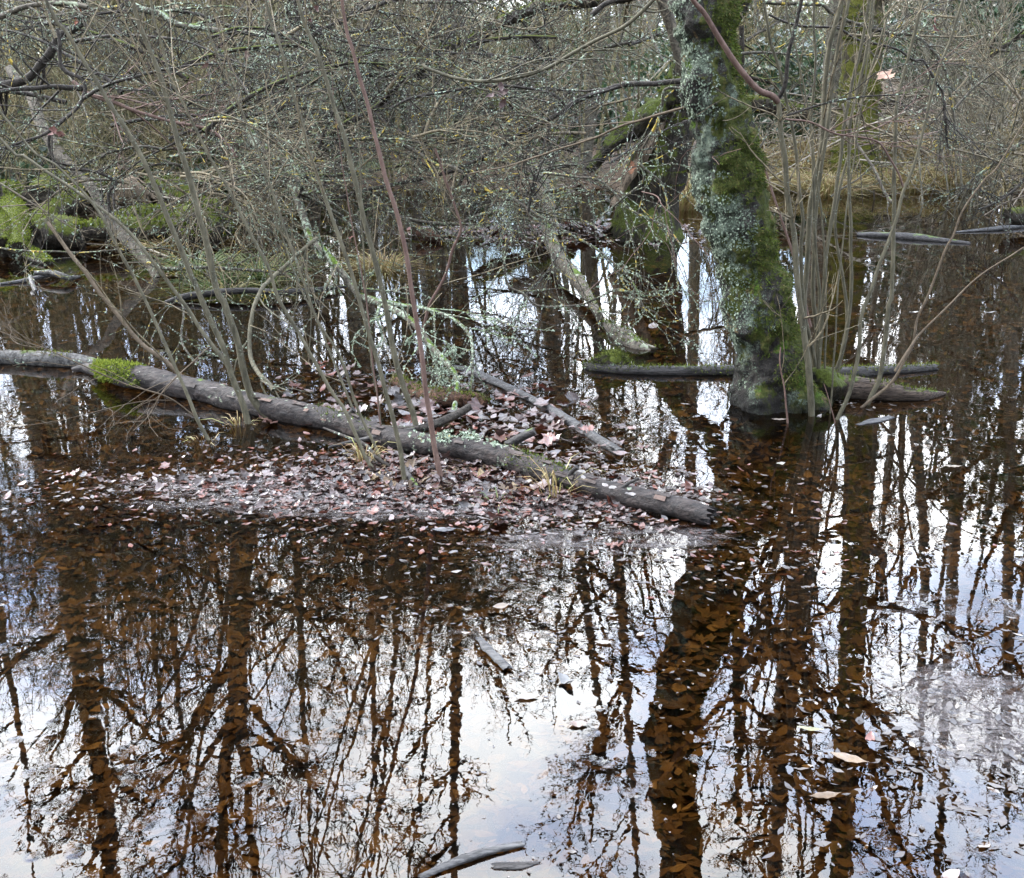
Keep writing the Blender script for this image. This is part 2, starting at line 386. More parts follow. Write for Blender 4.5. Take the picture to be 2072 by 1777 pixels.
# ------------------------------------------------------------------ leaves
def leaf_template(widths, curl=.12, fold=.1, bend=.1):
    w = np.asarray(widths, float); n = len(w); s = np.linspace(-.5, .5, n)
    V = []
    for k in range(n):
        z = bend * (s[k] ** 2) * 2
        V += [(s[k], -w[k], z + fold * w[k] + curl * math.sin(k * 1.7) * w[k]), (s[k], 0, z), (s[k], w[k], z + fold * w[k] + curl * math.cos(k * 1.3) * w[k])]
    Q = []
    for k in range(n - 1):
        a = 3 * k; Q += [(a, a + 3, a + 4, a + 1), (a + 1, a + 4, a + 5, a + 2)]
    return np.array(V), np.array(Q)
FINE = leaf_template([.004, .05, .09, .135, .165, .185, .20, .205, .20, .185, .155, .11, .06, .02, .004], curl=.06)
OVAL = leaf_template([.01, .13, .2, .22, .18, .09, .005]); WILLOW = leaf_template([.01, .08, .115, .12, .10, .05, .005])
ROUND = leaf_template([.03, .24, .33, .36, .31, .19, .03]); OAK = leaf_template([.015, .03, .13, .08, .25, .13, .33, .17, .33, .18, .22, .10, .01], curl=.3, bend=.25)
CURLED = leaf_template([.02, .14, .22, .25, .2, .1, .01], curl=.5, fold=.55, bend=.5)
IVYL = leaf_template([.05, .4, .24, .42, .3, .16, .01], curl=.2)

def scatter(mb, tmpl, P, size, tilt=.1, g=rng, yaw=None, aspect=None, normal_up=True):
    V0, Q0 = tmpl; m_ = len(P)
    yaw = g.uniform(0, 6.283, m_) if yaw is None else yaw
    s = np.broadcast_to(np.asarray(size, float), (m_,))
    ax = g.normal(size=m_) * tilt; ay = g.normal(size=m_) * tilt
    asp = g.uniform(.75, 1.3, m_) if aspect is None else aspect
    x = V0[None, :, 0] * s[:, None]; y = V0[None, :, 1] * (s * asp)[:, None]; z = V0[None, :, 2] * s[:, None]
    y, z = y * np.cos(ax)[:, None] - z * np.sin(ax)[:, None], y * np.sin(ax)[:, None] + z * np.cos(ax)[:, None]
    x, z = x * np.cos(ay)[:, None] + z * np.sin(ay)[:, None], -x * np.sin(ay)[:, None] + z * np.cos(ay)[:, None]
    x, y = x * np.cos(yaw)[:, None] - y * np.sin(yaw)[:, None], x * np.sin(yaw)[:, None] + y * np.cos(yaw)[:, None]
    V = np.stack([x, y, z], -1) + P[:, None]
    Q = (np.arange(m_)[:, None, None] * len(V0) + Q0[None]).reshape(-1, 4)
    mb.add(V.reshape(-1, 3), Q)

def in_view(n, y0, y1, pw=1.0, margin=.06):
    y = y0 + (y1 - y0) * rng.uniform(0, 1, n) ** pw
    x = rng.uniform(-1, 1, n) * (y * (.435 + margin) + .25)
    return x, y

# leaves lying on the bed of the pond
mb = MB()
for tm, n, sz, pw in ((CURLED, 3500, (.03, .09), 1.15), (OVAL, 8000, (.02, .07), 1.15), (WILLOW, 6000, (.04, .085), 1.1), (ROUND, 4500, (.025, .055), 1.15), (OAK, 2600, (.05, .10), 1.1)):
    x, y = in_view(n, 1.6, 9.0, pw); z = bed(x, y)
    k = (z < .03) & ~((z < -.19) & (rng.uniform(size=len(x)) < .55)); x, y, z = x[k], y[k], z[k]
    scatter(mb, tm, np.stack([x, y, np.minimum(z, -.012) + rng.uniform(.004, .022, len(x))], -1), rng.uniform(*sz, len(x)), .13)
x, y = in_view(5000, 8.0, 14.5, 1.0); z = bed(x, y)
scatter(mb, OVAL, np.stack([x, y, z + rng.uniform(.004, .02, len(x))], -1), rng.uniform(.06, .12, len(x)), .15)
tag(mb.build('sunken_leaves', m_bedleaf), 'brown fallen leaves lying sunken on the bed of the pond', 'leaves', kind='stuff')

# raft of wet leaves against the log
def blob(n, px, py, sx, sy, ang=0.0):
    c = G(px, py); a, b = rng.normal(size=(2, n)); a, b = a * sx, b * sy
    return c[0] + a * math.cos(ang) - b * math.sin(ang), c[1] + a * math.sin(ang) + b * math.cos(ang)
LOGX = None
def raft(mb, tm, n, px, py, sx, sy, sz, zr, tilt, ang=0.0):
    x, y = blob(n, px, py, sx, sy, ang)
    scatter(mb, tm, np.stack([x, y, np.maximum(bed(x, y), 0) + rng.uniform(*zr, n)], -1), rng.uniform(*sz, n), tilt)
mb = MB()
for (px, py, sx, sy, k, an) in ((930, 965, .42, .17, 1.0, -.12), (760, 965, .40, .16, .65, 0), (1080, 1000, .26, .15, .7, -.2), (600, 985, .5, .12, .35, .0), (880, 1010, .45, .12, .5, 0)):
    raft(mb, OVAL, int(2000 * k), px, py, sx, sy, (.017, .042), (-.011, .006), .13, an); raft(mb, ROUND, int(520 * k), px, py, sx, sy, (.016, .035), (-.011, .006), .15, an)
    raft(mb, OAK, int(120 * k), px, py, sx * .9, sy * .9, (.035, .08), (-.008, .010), .2, an); raft(mb, WILLOW, int(260 * k), px, py, sx, sy, (.03, .07), (-.010, .005), .12, an)
    raft(mb, CURLED, int(110 * k), px, py, sx * .8, sy * .7, (.03, .06), (-.002, .012), .45, an)
for (px, py, sx, sy, n) in ((900, 1040, .65, .2, 1100), (600, 1010, .65, .18, 600), (1150, 1090, .5, .18, 600), (250, 985, .5, .16, 300), (1300, 1130, .4, .12, 250)):
    x, y = blob(n, px, py, sx, sy, -.05); k = bed(x, y) < 0; x, y = x[k], y[k]; scatter(mb, OVAL, np.stack([x, y, rng.uniform(-.012, .0015, len(x))], -1), rng.uniform(.012, .045, len(x)), .1)
for (px, py, sx, sy, n) in ((930, 830, .25, .3, 150), (1050, 880, .22, .2, 110), (700, 800, .2, .3, 60), (1130, 478, .45, .22, 900), (1000, 470, .3, .25, 250), (1280, 470, .25, .25, 300)):
    raft(mb, OVAL, n, px, py, sx, sy, (.04, .08), (.001, .02), .2); raft(mb, OAK, n // 3, px, py, sx, sy, (.07, .12), (.003, .03), .35)
tag(mb.build('leaf_litter', m_litter), 'raft of wet brown leaves packed against the long fallen log', 'leaves', kind='stuff')

# drifting flakes, seeds and bits
mb = MB()
def flakes(n, px, py, sx, sy, sz, tm=OVAL, ang=0.0):
    n = int(n * 1.15); sz = (sz[0] * .6, sz[1] * .75)
    x, y = blob(n, px, py, sx, sy, ang); k = bed(x, y) < .0; x, y = x[k], y[k]
    scatter(mb, tm, np.stack([x, y, rng.uniform(-.006, .0018, len(x))], -1), rng.uniform(*sz, len(x)), .09)
flakes(700, 1980, 1450, .28, .35, (.015, .05), WILLOW, .3); flakes(600, 2000, 1560, .25, .22, (.02, .06)); flakes(400, 1930, 1230, .3, .22, (.015, .05), WILLOW)
flakes(350, 1250, 1120, .5, .1, (.015, .05)); flakes(300, 1000, 1270, .3, .13, (.01, .045)); flakes(260, 1450, 1160, .45, .1, (.01, .045))
flakes(300, 500, 1000, .6, .1, (.015, .05)); flakes(250, 300, 1010, .6, .12, (.01, .04)); flakes(220, 1250, 960, .3, .15, (.015, .05)); flakes(200, 1280, 1000, .25, .18, (.03, .06), ROUND)
flakes(140, 1230, 1400, .3, .15, (.006, .03)); flakes(120, 600, 1660, .25, .1, (.006, .03)); flakes(150, 1600, 1450, .4, .2, (.006, .03)); flakes(90, 950, 1720, .3, .06, (.008, .035))
flakes(260, 900, 470, .8, .5, (.02, .06)); flakes(200, 1800, 395, 1.0, .5, (.02, .06)); flakes(150, 1680, 815, .25, .1, (.02, .06)); flakes(120, 700, 760, .4, .4, (.015, .05))
x, y = in_view(1500, 1.7, 9, 1.0); k = bed(x, y) < 0; x, y = x[k], y[k]
scatter(mb, ROUND, np.stack([x, y, np.full(len(x), .0008)], -1), rng.uniform(.002, .008, len(x)), .03)
tag(mb.build('floating_debris', m_flake), 'small flakes and seeds drifting on the pond surface', 'debris', kind='stuff')

# single leaves that stand out
def lone(px, py, size, tm, col, label, yaw=0.0, z=.004, tilt=.05, Y=None, cat='leaf', name='floating_leaf', group=None, rx=0):
    p = G(px, py, z) if Y is None else A(px, py, Y)
    mb = MB(); scatter(mb, FINE if tm is OVAL else tm, np.zeros((1, 3)), size * .9, tilt, yaw=np.array([yaw]), aspect=np.array([1.0 if tm is not ROUND else .9]))
    o = mb.build(name, leafmat('leaf_colour', tuple(v * .36 for v in col))); o.location = tuple(p)
    if rx: o.rotation_euler = (rx, 0, 0)
    return tag(o, label, cat, group or 'leaves floating on the pond')
lone(1066, 1410, .075, OVAL, (.42, .37, .32), 'pale oval leaf floating alone in the white sky reflection', .1)
lone(1014, 1226, .06, OVAL, (.40, .30, .2), 'tan leaf with raised edge above the floating wood chip', .3, tilt=.3)
lone(1222, 1300, .06, OVAL, (.42, .36, .28), 'tan leaf floating right of the wood chip', -.2)
lone(1145, 1380, .07, CURLED, (.34, .33, .32), 'grey curled leaf floating right of the pale oval leaf', 2.2)
lone(1580, 938, .045, ROUND, (.6, .56, .46), 'cream round leaf on dark water below the leaning tree', .4)
lone(1928, 944, .09, OVAL, (.45, .36, .26), 'tan oval leaf floating right of the mossy tree', .15)
lone(1577, 849, .08, OVAL, (.5, .42, .36), 'pinkish pale leaf floating at the foot of the leaning tree', .0)
lone(1657, 845, .05, CURLED, (.4, .34, .3), 'small curled leaf at the foot of the sapling clump', .8)
lone(1760, 1497, .05, CURLED, (.45, .16, .11), 'red brown leaf edge standing out of the water', 1.2, z=.012)
lone(1718, 1535, .1, OVAL, (.36, .23, .12), 'large tan leaf floating just under the red brown leaf', -.35)
lone(1640, 1475, .075, WILLOW, (.4, .38, .16), 'yellow green narrow leaf floating near the dark trunk reflection', -.1)
lone(1670, 1610, .085, OVAL, (.24, .15, .08), 'brown oval leaf floating in the mirrored dark trunk', .2)
lone(1925, 1770, .05, ROUND, (.55, .42, .37), 'pink round leaf at the lower edge of the pond view', .5)
lone(900, 1072, .1, OVAL, (.10, .10, .115), 'slate grey leaf at the front edge of the leaf raft', .05)
lone(1090, 985, .13, OAK, (.33, .21, .18), 'big lobed pinkish oak leaf lying beside the log', .6, z=.02, tilt=.15, group='oak leaves on the leaf raft')
lone(1005, 1045, .13, OAK, (.24, .085, .06), 'big reddish lobed oak leaf at the front of the raft', 1.0, z=.03, tilt=.35, group='oak leaves on the leaf raft')
lone(1085, 1015, .09, OAK, (.16, .04, .018), 'dark rust lobed leaf right of the raft grass', .1, z=.02, tilt=.3, group='oak leaves on the leaf raft')
lone(955, 938, .10, OAK, (.3, .24, .24), 'lilac grey lobed leaf tucked under the log', .4, z=.015, tilt=.2, group='oak leaves on the leaf raft')
lone(857, 930, .12, OVAL, (.28, .23, .22), 'large grey leaf leaning between two sapling feet', -.7, z=.03, tilt=.5, group='oak leaves on the leaf raft')
lone(35, 862, .1, WILLOW, (.3, .2, .07), 'yellow brown narrow leaf floating left of the raft', .05)
lone(1322, 660, .16, OVAL, (.33, .25, .22), 'pale bark coloured leaf floating behind the broken stub', 1.4)
lone(1850, 632, .07, ROUND, (.6, .56, .48), 'white leaf on dark water right of the saplings', .1)
lone(1170, 1465, .05, ROUND, (.36, .25, .2), 'small brown leaf in the mirrored trunk tangle', .1)
lone(2005, 632, .08, WILLOW, (.5, .47, .42), 'pale narrow leaf on dark water far right', .3)
# ------------------------------------------------------------------ the leaning mossy alder
ROWS = [(836, 1484, 1668), (825, 1489, 1655), (810, 1492, 1643), (780, 1491, 1633), (750, 1491, 1627), (700, 1488, 1619), (660, 1474, 1612), (630, 1468, 1608), (600, 1462, 1602), (560, 1458, 1590), (530, 1452, 1572), (500, 1444, 1561), (450, 1431, 1551), (400, 1416, 1546), (350, 1407, 1540), (300, 1399, 1528), (250, 1392, 1518), (200, 1386, 1511), (150, 1385, 1500), (100, 1377, 1492), (50, 1368, 1490), (0, 1362, 1487)]
TY = float(G(1565, 828)[1]) + .12
pts, rad = [], []
base = A(1572, 850, TY); pts.append([base[0], TY, -.22]); rad.append(.25)
for (py, l, r) in ROWS:
    p = A((l + r) / 2, py, TY); pts.append([p[0], TY, p[2]]); rad.append(wid(r - l, p))
for (px, py, w) in ((1361, 1540, 116), (1366, 1660, 112), (1372, 1800, 106)):
    p = M(px, py, TY); pts.append([p[0], TY + .02 * (p[2] - 2), p[2]]); rad.append(wid(w, p) * .93)
pts += [[pts[-1][0] - .12, TY + .2, 6.4], [pts[-1][0] - .3, TY + .4, 8.5]]; rad += [.12, .07]
pts = np.array(pts); rad = np.array(rad)
C = spline(np.c_[pts, rad], 900); C = np.vstack([spline(C[C[:, 2] < 2.2], 480), spline(C[C[:, 2] >= 2.2], 160)])
sides = 96; a = np.arange(sides) * 2 * math.pi / sides
D = np.stack([np.cos(a), np.sin(a), 0 * a], -1)[None]
S = C[:, None, :3] + D * C[:, None, 3:4]
k = .030 * fbm(S, 5, 3, 3) + .014 * fbm(S, 18, 8, 4)
bk = np.stack([S[..., 0] * 1.0, S[..., 1] * 1.0, S[..., 2] * .28], -1)
k = k + .010 * (1 - 2.2 * np.abs(vnoise(bk, 34, 21)))
for (px, py, side, rr, hh) in ((1400, 48, -.35, .055, .06), (1585, 570, .55, .07, .05), (1466, 605, -.9, .05, .035), (1492, 655, -.6, .05, .045), (1425, 395, -.8, .10, .02), (1545, 360, .8, .09, .02), (1400, 285, -.7, .05, .025), (1560, 640, .2, .08, .03), (1500, 690, -.4, .05, .02), (1515, 800, -.7, .07, .03), (1620, 700, .9, .08, .02)):
    p = A(px, py, TY); j = np.argmin(np.abs(C[:, 2] - p[2])); th = math.asin(max(-1, min(1, side)))
    c = C[j, :3] + C[j, 3] * np.array([math.sin(th), -math.cos(th), 0]); d2 = ((S - c) ** 2).sum(-1)
    k = k + hh * np.exp(-d2 / rr ** 2)
low = np.clip((.16 - S[..., 2]) / .3, 0, 1); k = k + low * .085 * (.6 + vnoise(np.stack([np.cos(a)[None] * 2.5 + 0 * k, np.sin(a)[None] * 2.5 + 0 * k, 0 * k], -1), 1.0, 4))
S = S + D * k[..., None]
mb = MB(); idx = np.arange(S.shape[0] * sides).reshape(-1, sides); nx = np.roll(idx, -1, 1)
mb.add(S.reshape(-1, 3), np.stack([idx[:-1], nx[:-1], nx[1:], idx[1:]], -1).reshape(-1, 4))
m = NT('alder_trunk_bark'); co = m.co
st = m.scaled((1, 1, .3))
c = m.ramp(m.noise(40, 6, .7, st), [(.3, (.006, .005, .005)), (.55, (.030, .026, .022)), (.75, (.075, .066, .056))])
# grey green crust lichen: speckle on the left and front faces
sx = m.n('ShaderNodeSeparateXYZ'); m.set(sx.inputs[0], m.n('ShaderNodeNewGeometry').outputs['Normal'])
sp = m.noise(120, 5, .9); patch = m.noise(4.5, 3); 
f = m.math('ADD', sp, m.math('MULTIPLY', m.math('SUBTRACT', patch, .5), .75))
f = m.math('SUBTRACT', f, m.math('MULTIPLY', sx.outputs[0], .09))
lc = m.ramp(m.noise(30, 3), [(.3, (.04, .052, .038)), (.5, (.09, .115, .082)), (.7, (.19, .23, .175))])
c = m.mix(m.step(f, .575, .61), c, lc)
# moss: olive sheets, more on the right
mo = m.math('ADD', m.math('ADD', m.noise(5.5, 5, .65), m.math('MULTIPLY', sx.outputs[0], .13)), m.math('MULTIPLY', m.noise(70, 3), .22))
mc = m.ramp(m.noise(26, 4, .7), [(.28, (.016, .020, .003)), (.5, (.05, .062, .010)), (.62, (.085, .085, .022)), (.78, (.15, .115, .045))])
c = m.mix(m.step(mo, .585, .66), c, mc)
gr = m.step(m.noise(8.5, 4, .6, m.scaled((1, 1, .8))), .60, .68)
c = m.mix(gr, c, m.ramp(m.noise(60, 3), [(.3, (.03, .06, .006)), (.7, (.10, .17, .018))]))
br = m.step(m.noise(6.2, 4, .6, m.scaled((1.2, 1.2, 1.1))), .64, .70)
c = m.mix(br, c, m.ramp(m.noise(70, 3), [(.3, (.07, .05, .02)), (.7, (.24, .17, .085))]))
wet = m.step(m.math('ADD', m.pz(), m.math('MULTIPLY', m.noise(7, 4), .12)), .16, .07); c = m.mix(m.math('MULTIPLY', wet, .8), c, (.006, .005, .004))
m_alder = m.surf(c, .85, m.bump(m.noise(70, 5, .8), .02, m.bump(m.noise(38, 4, .7, st), .035)), .2)
TB = (pts[1][0], TY, 0)
tree0 = empty('leaning_tree', TB, 'thick leaning tree with knobbly moss and lichen covered trunk standing in the water', 'tree')
mb.build('trunk', m_alder, tree0, TB)
# moss blades over the trunk
msk = vnoise(S, 5.5, 31) + .45 * D[..., 0] + .35 * vnoise(S, 16, 32) + 0 * k
vis = np.argwhere((msk > .16) & (S[..., 2] < 2.4) & (S[..., 2] > .03) & (D[..., 1] < .35))
pk = vis[rng.integers(0, len(vis), 17000)]
Pm = S[pk[:, 0], pk[:, 1]] + rng.normal(size=(17000, 3)) * .004; Nm = D[0][pk[:, 1]] + np.array([0, 0, -.1])
mb = MB(); tufts(mb, Pm, Nm, (.006, .020), .0022, droop=.35); mb.build('moss', m_mossdk, tree0, TB)
# crisp lichen flecks on the bark
msk = vnoise(S, 6, 61) * .8 - .5 * D[..., 0] + .45 * vnoise(S, 20, 62) + 0 * k
vis = np.argwhere((msk > .2) & (S[..., 2] < 2.3) & (S[..., 2] > .04) & (D[..., 1] < .3)); nf = 6500
pk = vis[rng.integers(0, len(vis), nf)]; Nf = D[0][pk[:, 1]]; Pf = S[pk[:, 0], pk[:, 1]] + Nf * .0025 + rng.normal(size=(nf, 3)) * .003
t1_ = nrm(np.cross(Nf, rng.normal(size=(nf, 3)))); t2_ = np.cross(Nf, t1_); s_ = rng.uniform(.0015, .0055, (nf, 1)); qv = []
for a_ in range(5):
    th_ = a_ * 1.2566; qv.append(Pf + (t1_ * math.cos(th_) + t2_ * math.sin(th_)) * s_ * rng.uniform(.6, 1.3, (nf, 1)) + Nf * rng.uniform(-.001, .0015, (nf, 1)))
mb = MB(); i5 = np.arange(nf * 5).reshape(nf, 5); mb.add(np.stack(qv, 1), None, np.concatenate([i5[:, [0, 1, 2]], i5[:, [0, 2, 3]], i5[:, [0, 3, 4]]])); mb.build('lichen', m_fleck, tree0, TB)
# crown
t0 = spline(C[480:], 60)[None, :, :3]; r0 = spline(C[480:], 60)[None, :, 3]
mb = MB(); P1, R1 = grow(t0, r0, 16, (2.0, 4.0), (35, 70), (.05, .98), 8, .42, .02, .06, .14, abslen=1.0); mb.tubes(P1, R1, 5)
P2, R2 = grow(P1, R1, 8, (.25, .5), (25, 60), (.15, 1), 6, .55, .004, .03, .2); mb.tubes(P2, R2, 3)
P3, R3 = grow(P2, R2, 7, (.3, .55), (25, 60), (.1, 1), 5, .6, .002, .02, .22); mb.tubes(P3, R3, 3)
mb.build('crown', m_crown, tree0, TB)

# ------------------------------------------------------------------ generic trees
def make_tree(name, label, P, R, mat, crown=(14, 7, 6), t=(.3, 1), L=(2, 4.5), mossy=False, group=None, cat='tree', fork=None, seed=0, twig=.0055, amp=.06, mirror_only=False):
    g = np.random.default_rng(seed + 100)
    P = np.asarray(P, float); base = (P[0][0], P[0][1], 0.0)
    root = empty(name, base, label, cat, group)
    mb = MB(); fat(mb, P, R, 18, .08, amp, seed, 4, ridge=.1); 
    mains = [spline(np.c_[P, R], 40)]
    for fk in (fork or []):
        fat(mb, fk[0], fk[1], 10, .1, .05, seed + 1, 4); mains.append(spline(np.c_[fk[0], fk[1]], 40))
    tr = mb.build('trunk', mat, root, base)
    mb = MB()
    for q in mains:
        P1, R1 = grow(q[None, :, :3], q[None, :, 3], crown[0], L, (30, 70), t, 8, .5, .014, .07, .15, g, 1.0); mb.tubes(P1, R1, 4)
        P2, R2 = grow(P1, R1, crown[1], (.25, .5), (25, 60), (.12, 1), 6, .55, twig, .04, .2, g); mb.tubes(P2, R2, 3)
        P3, R3 = grow(P2, R2, crown[2], (.3, .6), (25, 60), (.1, 1), 5, .6, twig, .02, .22, g); mb.tubes(P3, R3, 3)
    mb.build('crown', m_crown, root, base)
    return root

def copy_tree(o, loc, rz=0.0, s=1.0, label=None):
    c = o.copy(); COL.objects.link(c); c.location = loc; c.rotation_euler = (0, 0, rz); c.scale = (s, s, s)
    if label: c['label'] = label
    for ch in list(o.children):
        d = ch.copy(); COL.objects.link(d); d.parent = c
    return c

def gz(x, y): return float(bed(np.array([x]), np.array([y]))[0])
def mirrored(D, pix, extra=3.0):                 # trunk from its mirrored picture: (px, py, width)
    P, R = [], []
    for (px, py, w) in pix:
        p = M(px, py, D); P.append(p); R.append(.5 * w * D * 1.02 / F)
    d = P[1] - P[0]; b = P[0] - d / d[2] * (P[0][2] - gz(P[0][0], D) + .2); P.insert(0, b); R.insert(0, R[0] * 1.12)
    d = P[-1] - P[-2]; P.append(P[-1] + d / d[2] * extra); R.append(R[-1] * .4)
    return np.array(P), np.array(R)

# two mossy trunks close by
P = [A(1300, 500, 10.45), A(1302, 470, 10.45), A(1318, 400, 10.5), A(1345, 300, 10.5), A(1372, 200, 10.5), A(1400, 120, 10.5), A(1440, 60, 10.55), A(1496, 0, 10.6)]
R = [wid(170, P[0]), wid(150, P[1]), wid(122, P[2]), wid(110, P[3]), wid(92, P[4]), wid(60, P[5]), wid(48, P[6]), wid(42, P[7])]
d = P[-1] - P[-2]; P += [P[-1] + np.array([.25, 0, 1.3]), P[-1] + np.array([.5, .3, 4.2])]; R += [.07, .03]
tr2 = make_tree('leaning_tree', 'dark mossy trunk split near its top leaning right behind the thick tree', P, R, m_back, (10, 6, 5), (.5, 1), (1.5, 3), seed=5, amp=.14)
tr2.name = 'split_tree'
mb = MB(); q = spline(np.c_[np.array(P), np.array(R)], 60); n = 30000; j = rng.integers(0, 34, n); th = rng.uniform(0, 6.283, n)
Dm = np.stack([np.cos(th), np.sin(th), 0 * th], -1); k = (vnoise(q[j, :3] + Dm * .2, 4, 9) - Dm[:, 0] * .5 > -.15) & (Dm[:, 1] < .4)
tufts(mb, (q[j, :3] + Dm * q[j, 3:4] * .98)[k], Dm[k], (.008, .028), .004, droop=.2); mb.build('moss', m_mossgn, tr2, tuple(tr2.location))
mb = MB(); fat(mb, [A(1238, 420, 10.2), A(1290, 330, 10.3), A(1330, 260, 10.35), A(1372, 195, 10.4)], [.03, .05, .05, .03], 14, .03, .4, 3, 12, rough_end=.6, ridge=.3); mb.build('split_limb', m_split, tr2, tuple(tr2.location))
mb = MB(); fat(mb, [A(1190, 345, 10.25), A(1250, 285, 10.3), A(1310, 235, 10.35), A(1375, 185, 10.4)], [.03, .07, .10, .09], 16, .03, .45, 3, 9, rough_end=.5, ridge=.3); mb.build('fallen_half', m_back, tr2, tuple(tr2.location))

P = [A(1722, 405, 14.3), A(1724, 380, 14.3), A(1731, 300, 14.3), A(1738, 200, 14.3), A(1745, 100, 14.3), A(1752, 0, 14.3)] + [M(1746, 790, 14.3), M(1736, 1000, 14.3), M(1720, 1400, 14.3), M(1700, 1780, 14.4)]
R = [wid(w, p) for w, p in zip((150, 118, 92, 82, 78, 76, 72, 66, 58, 46), [np.array([x[0], x[1], 0]) for x in P])]
bgt = make_tree('mossy_tree', 'upright mossy tree on the far bank behind the sapling clump', P, R, m_bg, (14, 7, 6), (.35, 1), (2, 4), seed=9, amp=.08)

mb = MB(); q = spline(np.c_[np.array(P), np.array(R)], 90); n = 16000; j = rng.integers(0, 40, n); th = rng.uniform(0, 6.283, n); Dm = np.stack([np.cos(th), np.sin(th), 0 * th], -1); k = (vnoise(q[j, :3] + Dm * .2, 3, 19) > -.15) & (Dm[:, 1] < .3)
tufts(mb, (q[j, :3] + Dm * q[j, 3:4])[k], Dm[k], (.012, .035), .006, droop=.2); mb.build('moss', m_mossgn, bgt, tuple(bgt.location))

# trees known from their mirror images
MIR = [
 (16.5, [(100, 950, 56), (135, 1098, 50), (150, 1248, 48), (175, 1398, 46), (200, 1548, 43), (222, 1720, 40)], None, 'tall leaning tree whose thick dark trunk crosses the left of the reflection'),
 (15.5, [(492, 950, 50), (490, 1098, 46), (485, 1250, 45), (480, 1440, 42), (500, 1560, 24), (512, 1760, 15)], [((480, 1440, 34), (455, 1540, 26), (445, 1750, 18)), ((480, 1420, 22), (400, 1570, 15), (350, 1700, 8)), ((490, 1400, 20), (560, 1500, 12), (620, 1580, 7)), ((478, 1330, 18), (420, 1420, 14), (330, 1560, 8)), ((495, 1250, 20), (540, 1180, 16), (600, 1090, 9))], 'forked tree whose mirrored trunk splits into many limbs'),
 (16.0, [(926, 950, 24), (925, 1150, 22), (920, 1500, 21), (922, 1770, 19)], None, 'slim straight tree mirrored as one upright stripe'),
 (14.5, [(610, 950, 20), (602, 1098, 17), (610, 1350, 15), (620, 1548, 11), (630, 1700, 7)], None, 'thin wavy tree mirrored right of the forked tree'),
 (14.8, [(815, 1050, 11), (800, 1348, 9), (750, 1598, 8), (712, 1780, 6)], None, 'thin pole tree leaning left in the reflection'),
 (14.2, [(800, 1250, 9), (790, 1448, 8), (765, 1640, 7), (738, 1780, 6)], None, 'second thin pole tree close to the straight tree'),
 (14.9, [(872, 1250, 9), (865, 1450, 8), (845, 1640, 7), (826, 1780, 6)], None, 'thinnest pole tree beside the straight tree'),
 (15.2, [(0, 1250, 16), (18, 1360, 14), (40, 1470, 12), (65, 1698, 8)], None, 'thin tree mirrored at the far left edge'),
 (15.0, [(1235, 950, 24), (1249, 1098, 22), (1269, 1398, 19), (1279, 1598, 15)], None, 'slender tree mirrored left of the thick dark trunk'),
 (18.0, [(1075, 506, 34), (1100, 620, 33), (1125, 740, 32), (1160, 1000, 27), (1190, 1250, 22)], None, 'leaning tree mirrored in the bright gap behind the driftwood'),
 (22.0, [(1405, 430, 24), (1405, 560, 23), (1402, 720, 22), (1398, 1000, 17)], None, 'straight tree mirrored in the brightest strip beside the leaning tree'),
 (19.0, [(1955, 560, 34), (1950, 740, 32), (1930, 1098, 27), (1915, 1400, 20), (1900, 1700, 14)], None, 'grey tree mirrored right of the driftwood plank'),
 (20.0, [(1848, 470, 30), (1842, 740, 28), (1870, 1098, 22), (1866, 1350, 18)], None, 'tree mirrored right behind the pointed log'),
 (17.0, [(2050, 560, 30), (2045, 740, 28), (2040, 1098, 24), (2040, 1350, 20)], None, 'tree mirrored at the far right edge'),
 (15.4, [(1640, 900, 60), (1620, 1150, 55), (1590, 1400, 48), (1570, 1700, 36)], None, 'broad tree hidden by the saplings and mirrored below them'),
 (24.0, [(890, 450, 30), (875, 700, 28), (860, 1000, 22)], None, 'tree standing deep behind the tangle of branches'),
 (21.0, [(240, 450, 28), (236, 700, 26), (250, 1000, 20)], None, 'pale tree standing deep behind the left thicket'),
 (23.0, [(355, 450, 22), (352, 700, 22), (340, 1000, 18)], None, 'narrow pale tree beside the deep left thicket'),
 (25.0, [(700, 450, 30), (720, 700, 28), (735, 1000, 22)], None, 'tree leaning right deep behind the tangle'),
]
for q, (Dd, pix, forks, lab) in enumerate(MIR):
    P, R = mirrored(Dd, pix)
    fk = []
    for f3 in (forks or []):
        fp = [M(x, y, Dd + .1) for x, y, w in f3]; fr_ = [.5 * w * Dd * 1.02 / F for x, y, w in f3]
        d_ = fp[-1] - fp[-2]; fp.append(fp[-1] + d_ * .8); fr_.append(fr_[-1] * .4); fk.append((np.array(fp), np.array(fr_)))
    th_ = R.max() < .06
    make_tree('bare_tree', lab, P, R, m_far, (14, 6, 5) if th_ else (11, 6, 5) if Dd > 17.5 else (20, 8, 7) if not fk else (10, 7, 7), (.3, 1) if th_ else (.5, 1) if Dd > 17.5 else (.28, 1), (.7, 1.6) if th_ else (1.6, 3.6), fork=fk, seed=q + 20, group='bare trees behind the thicket')

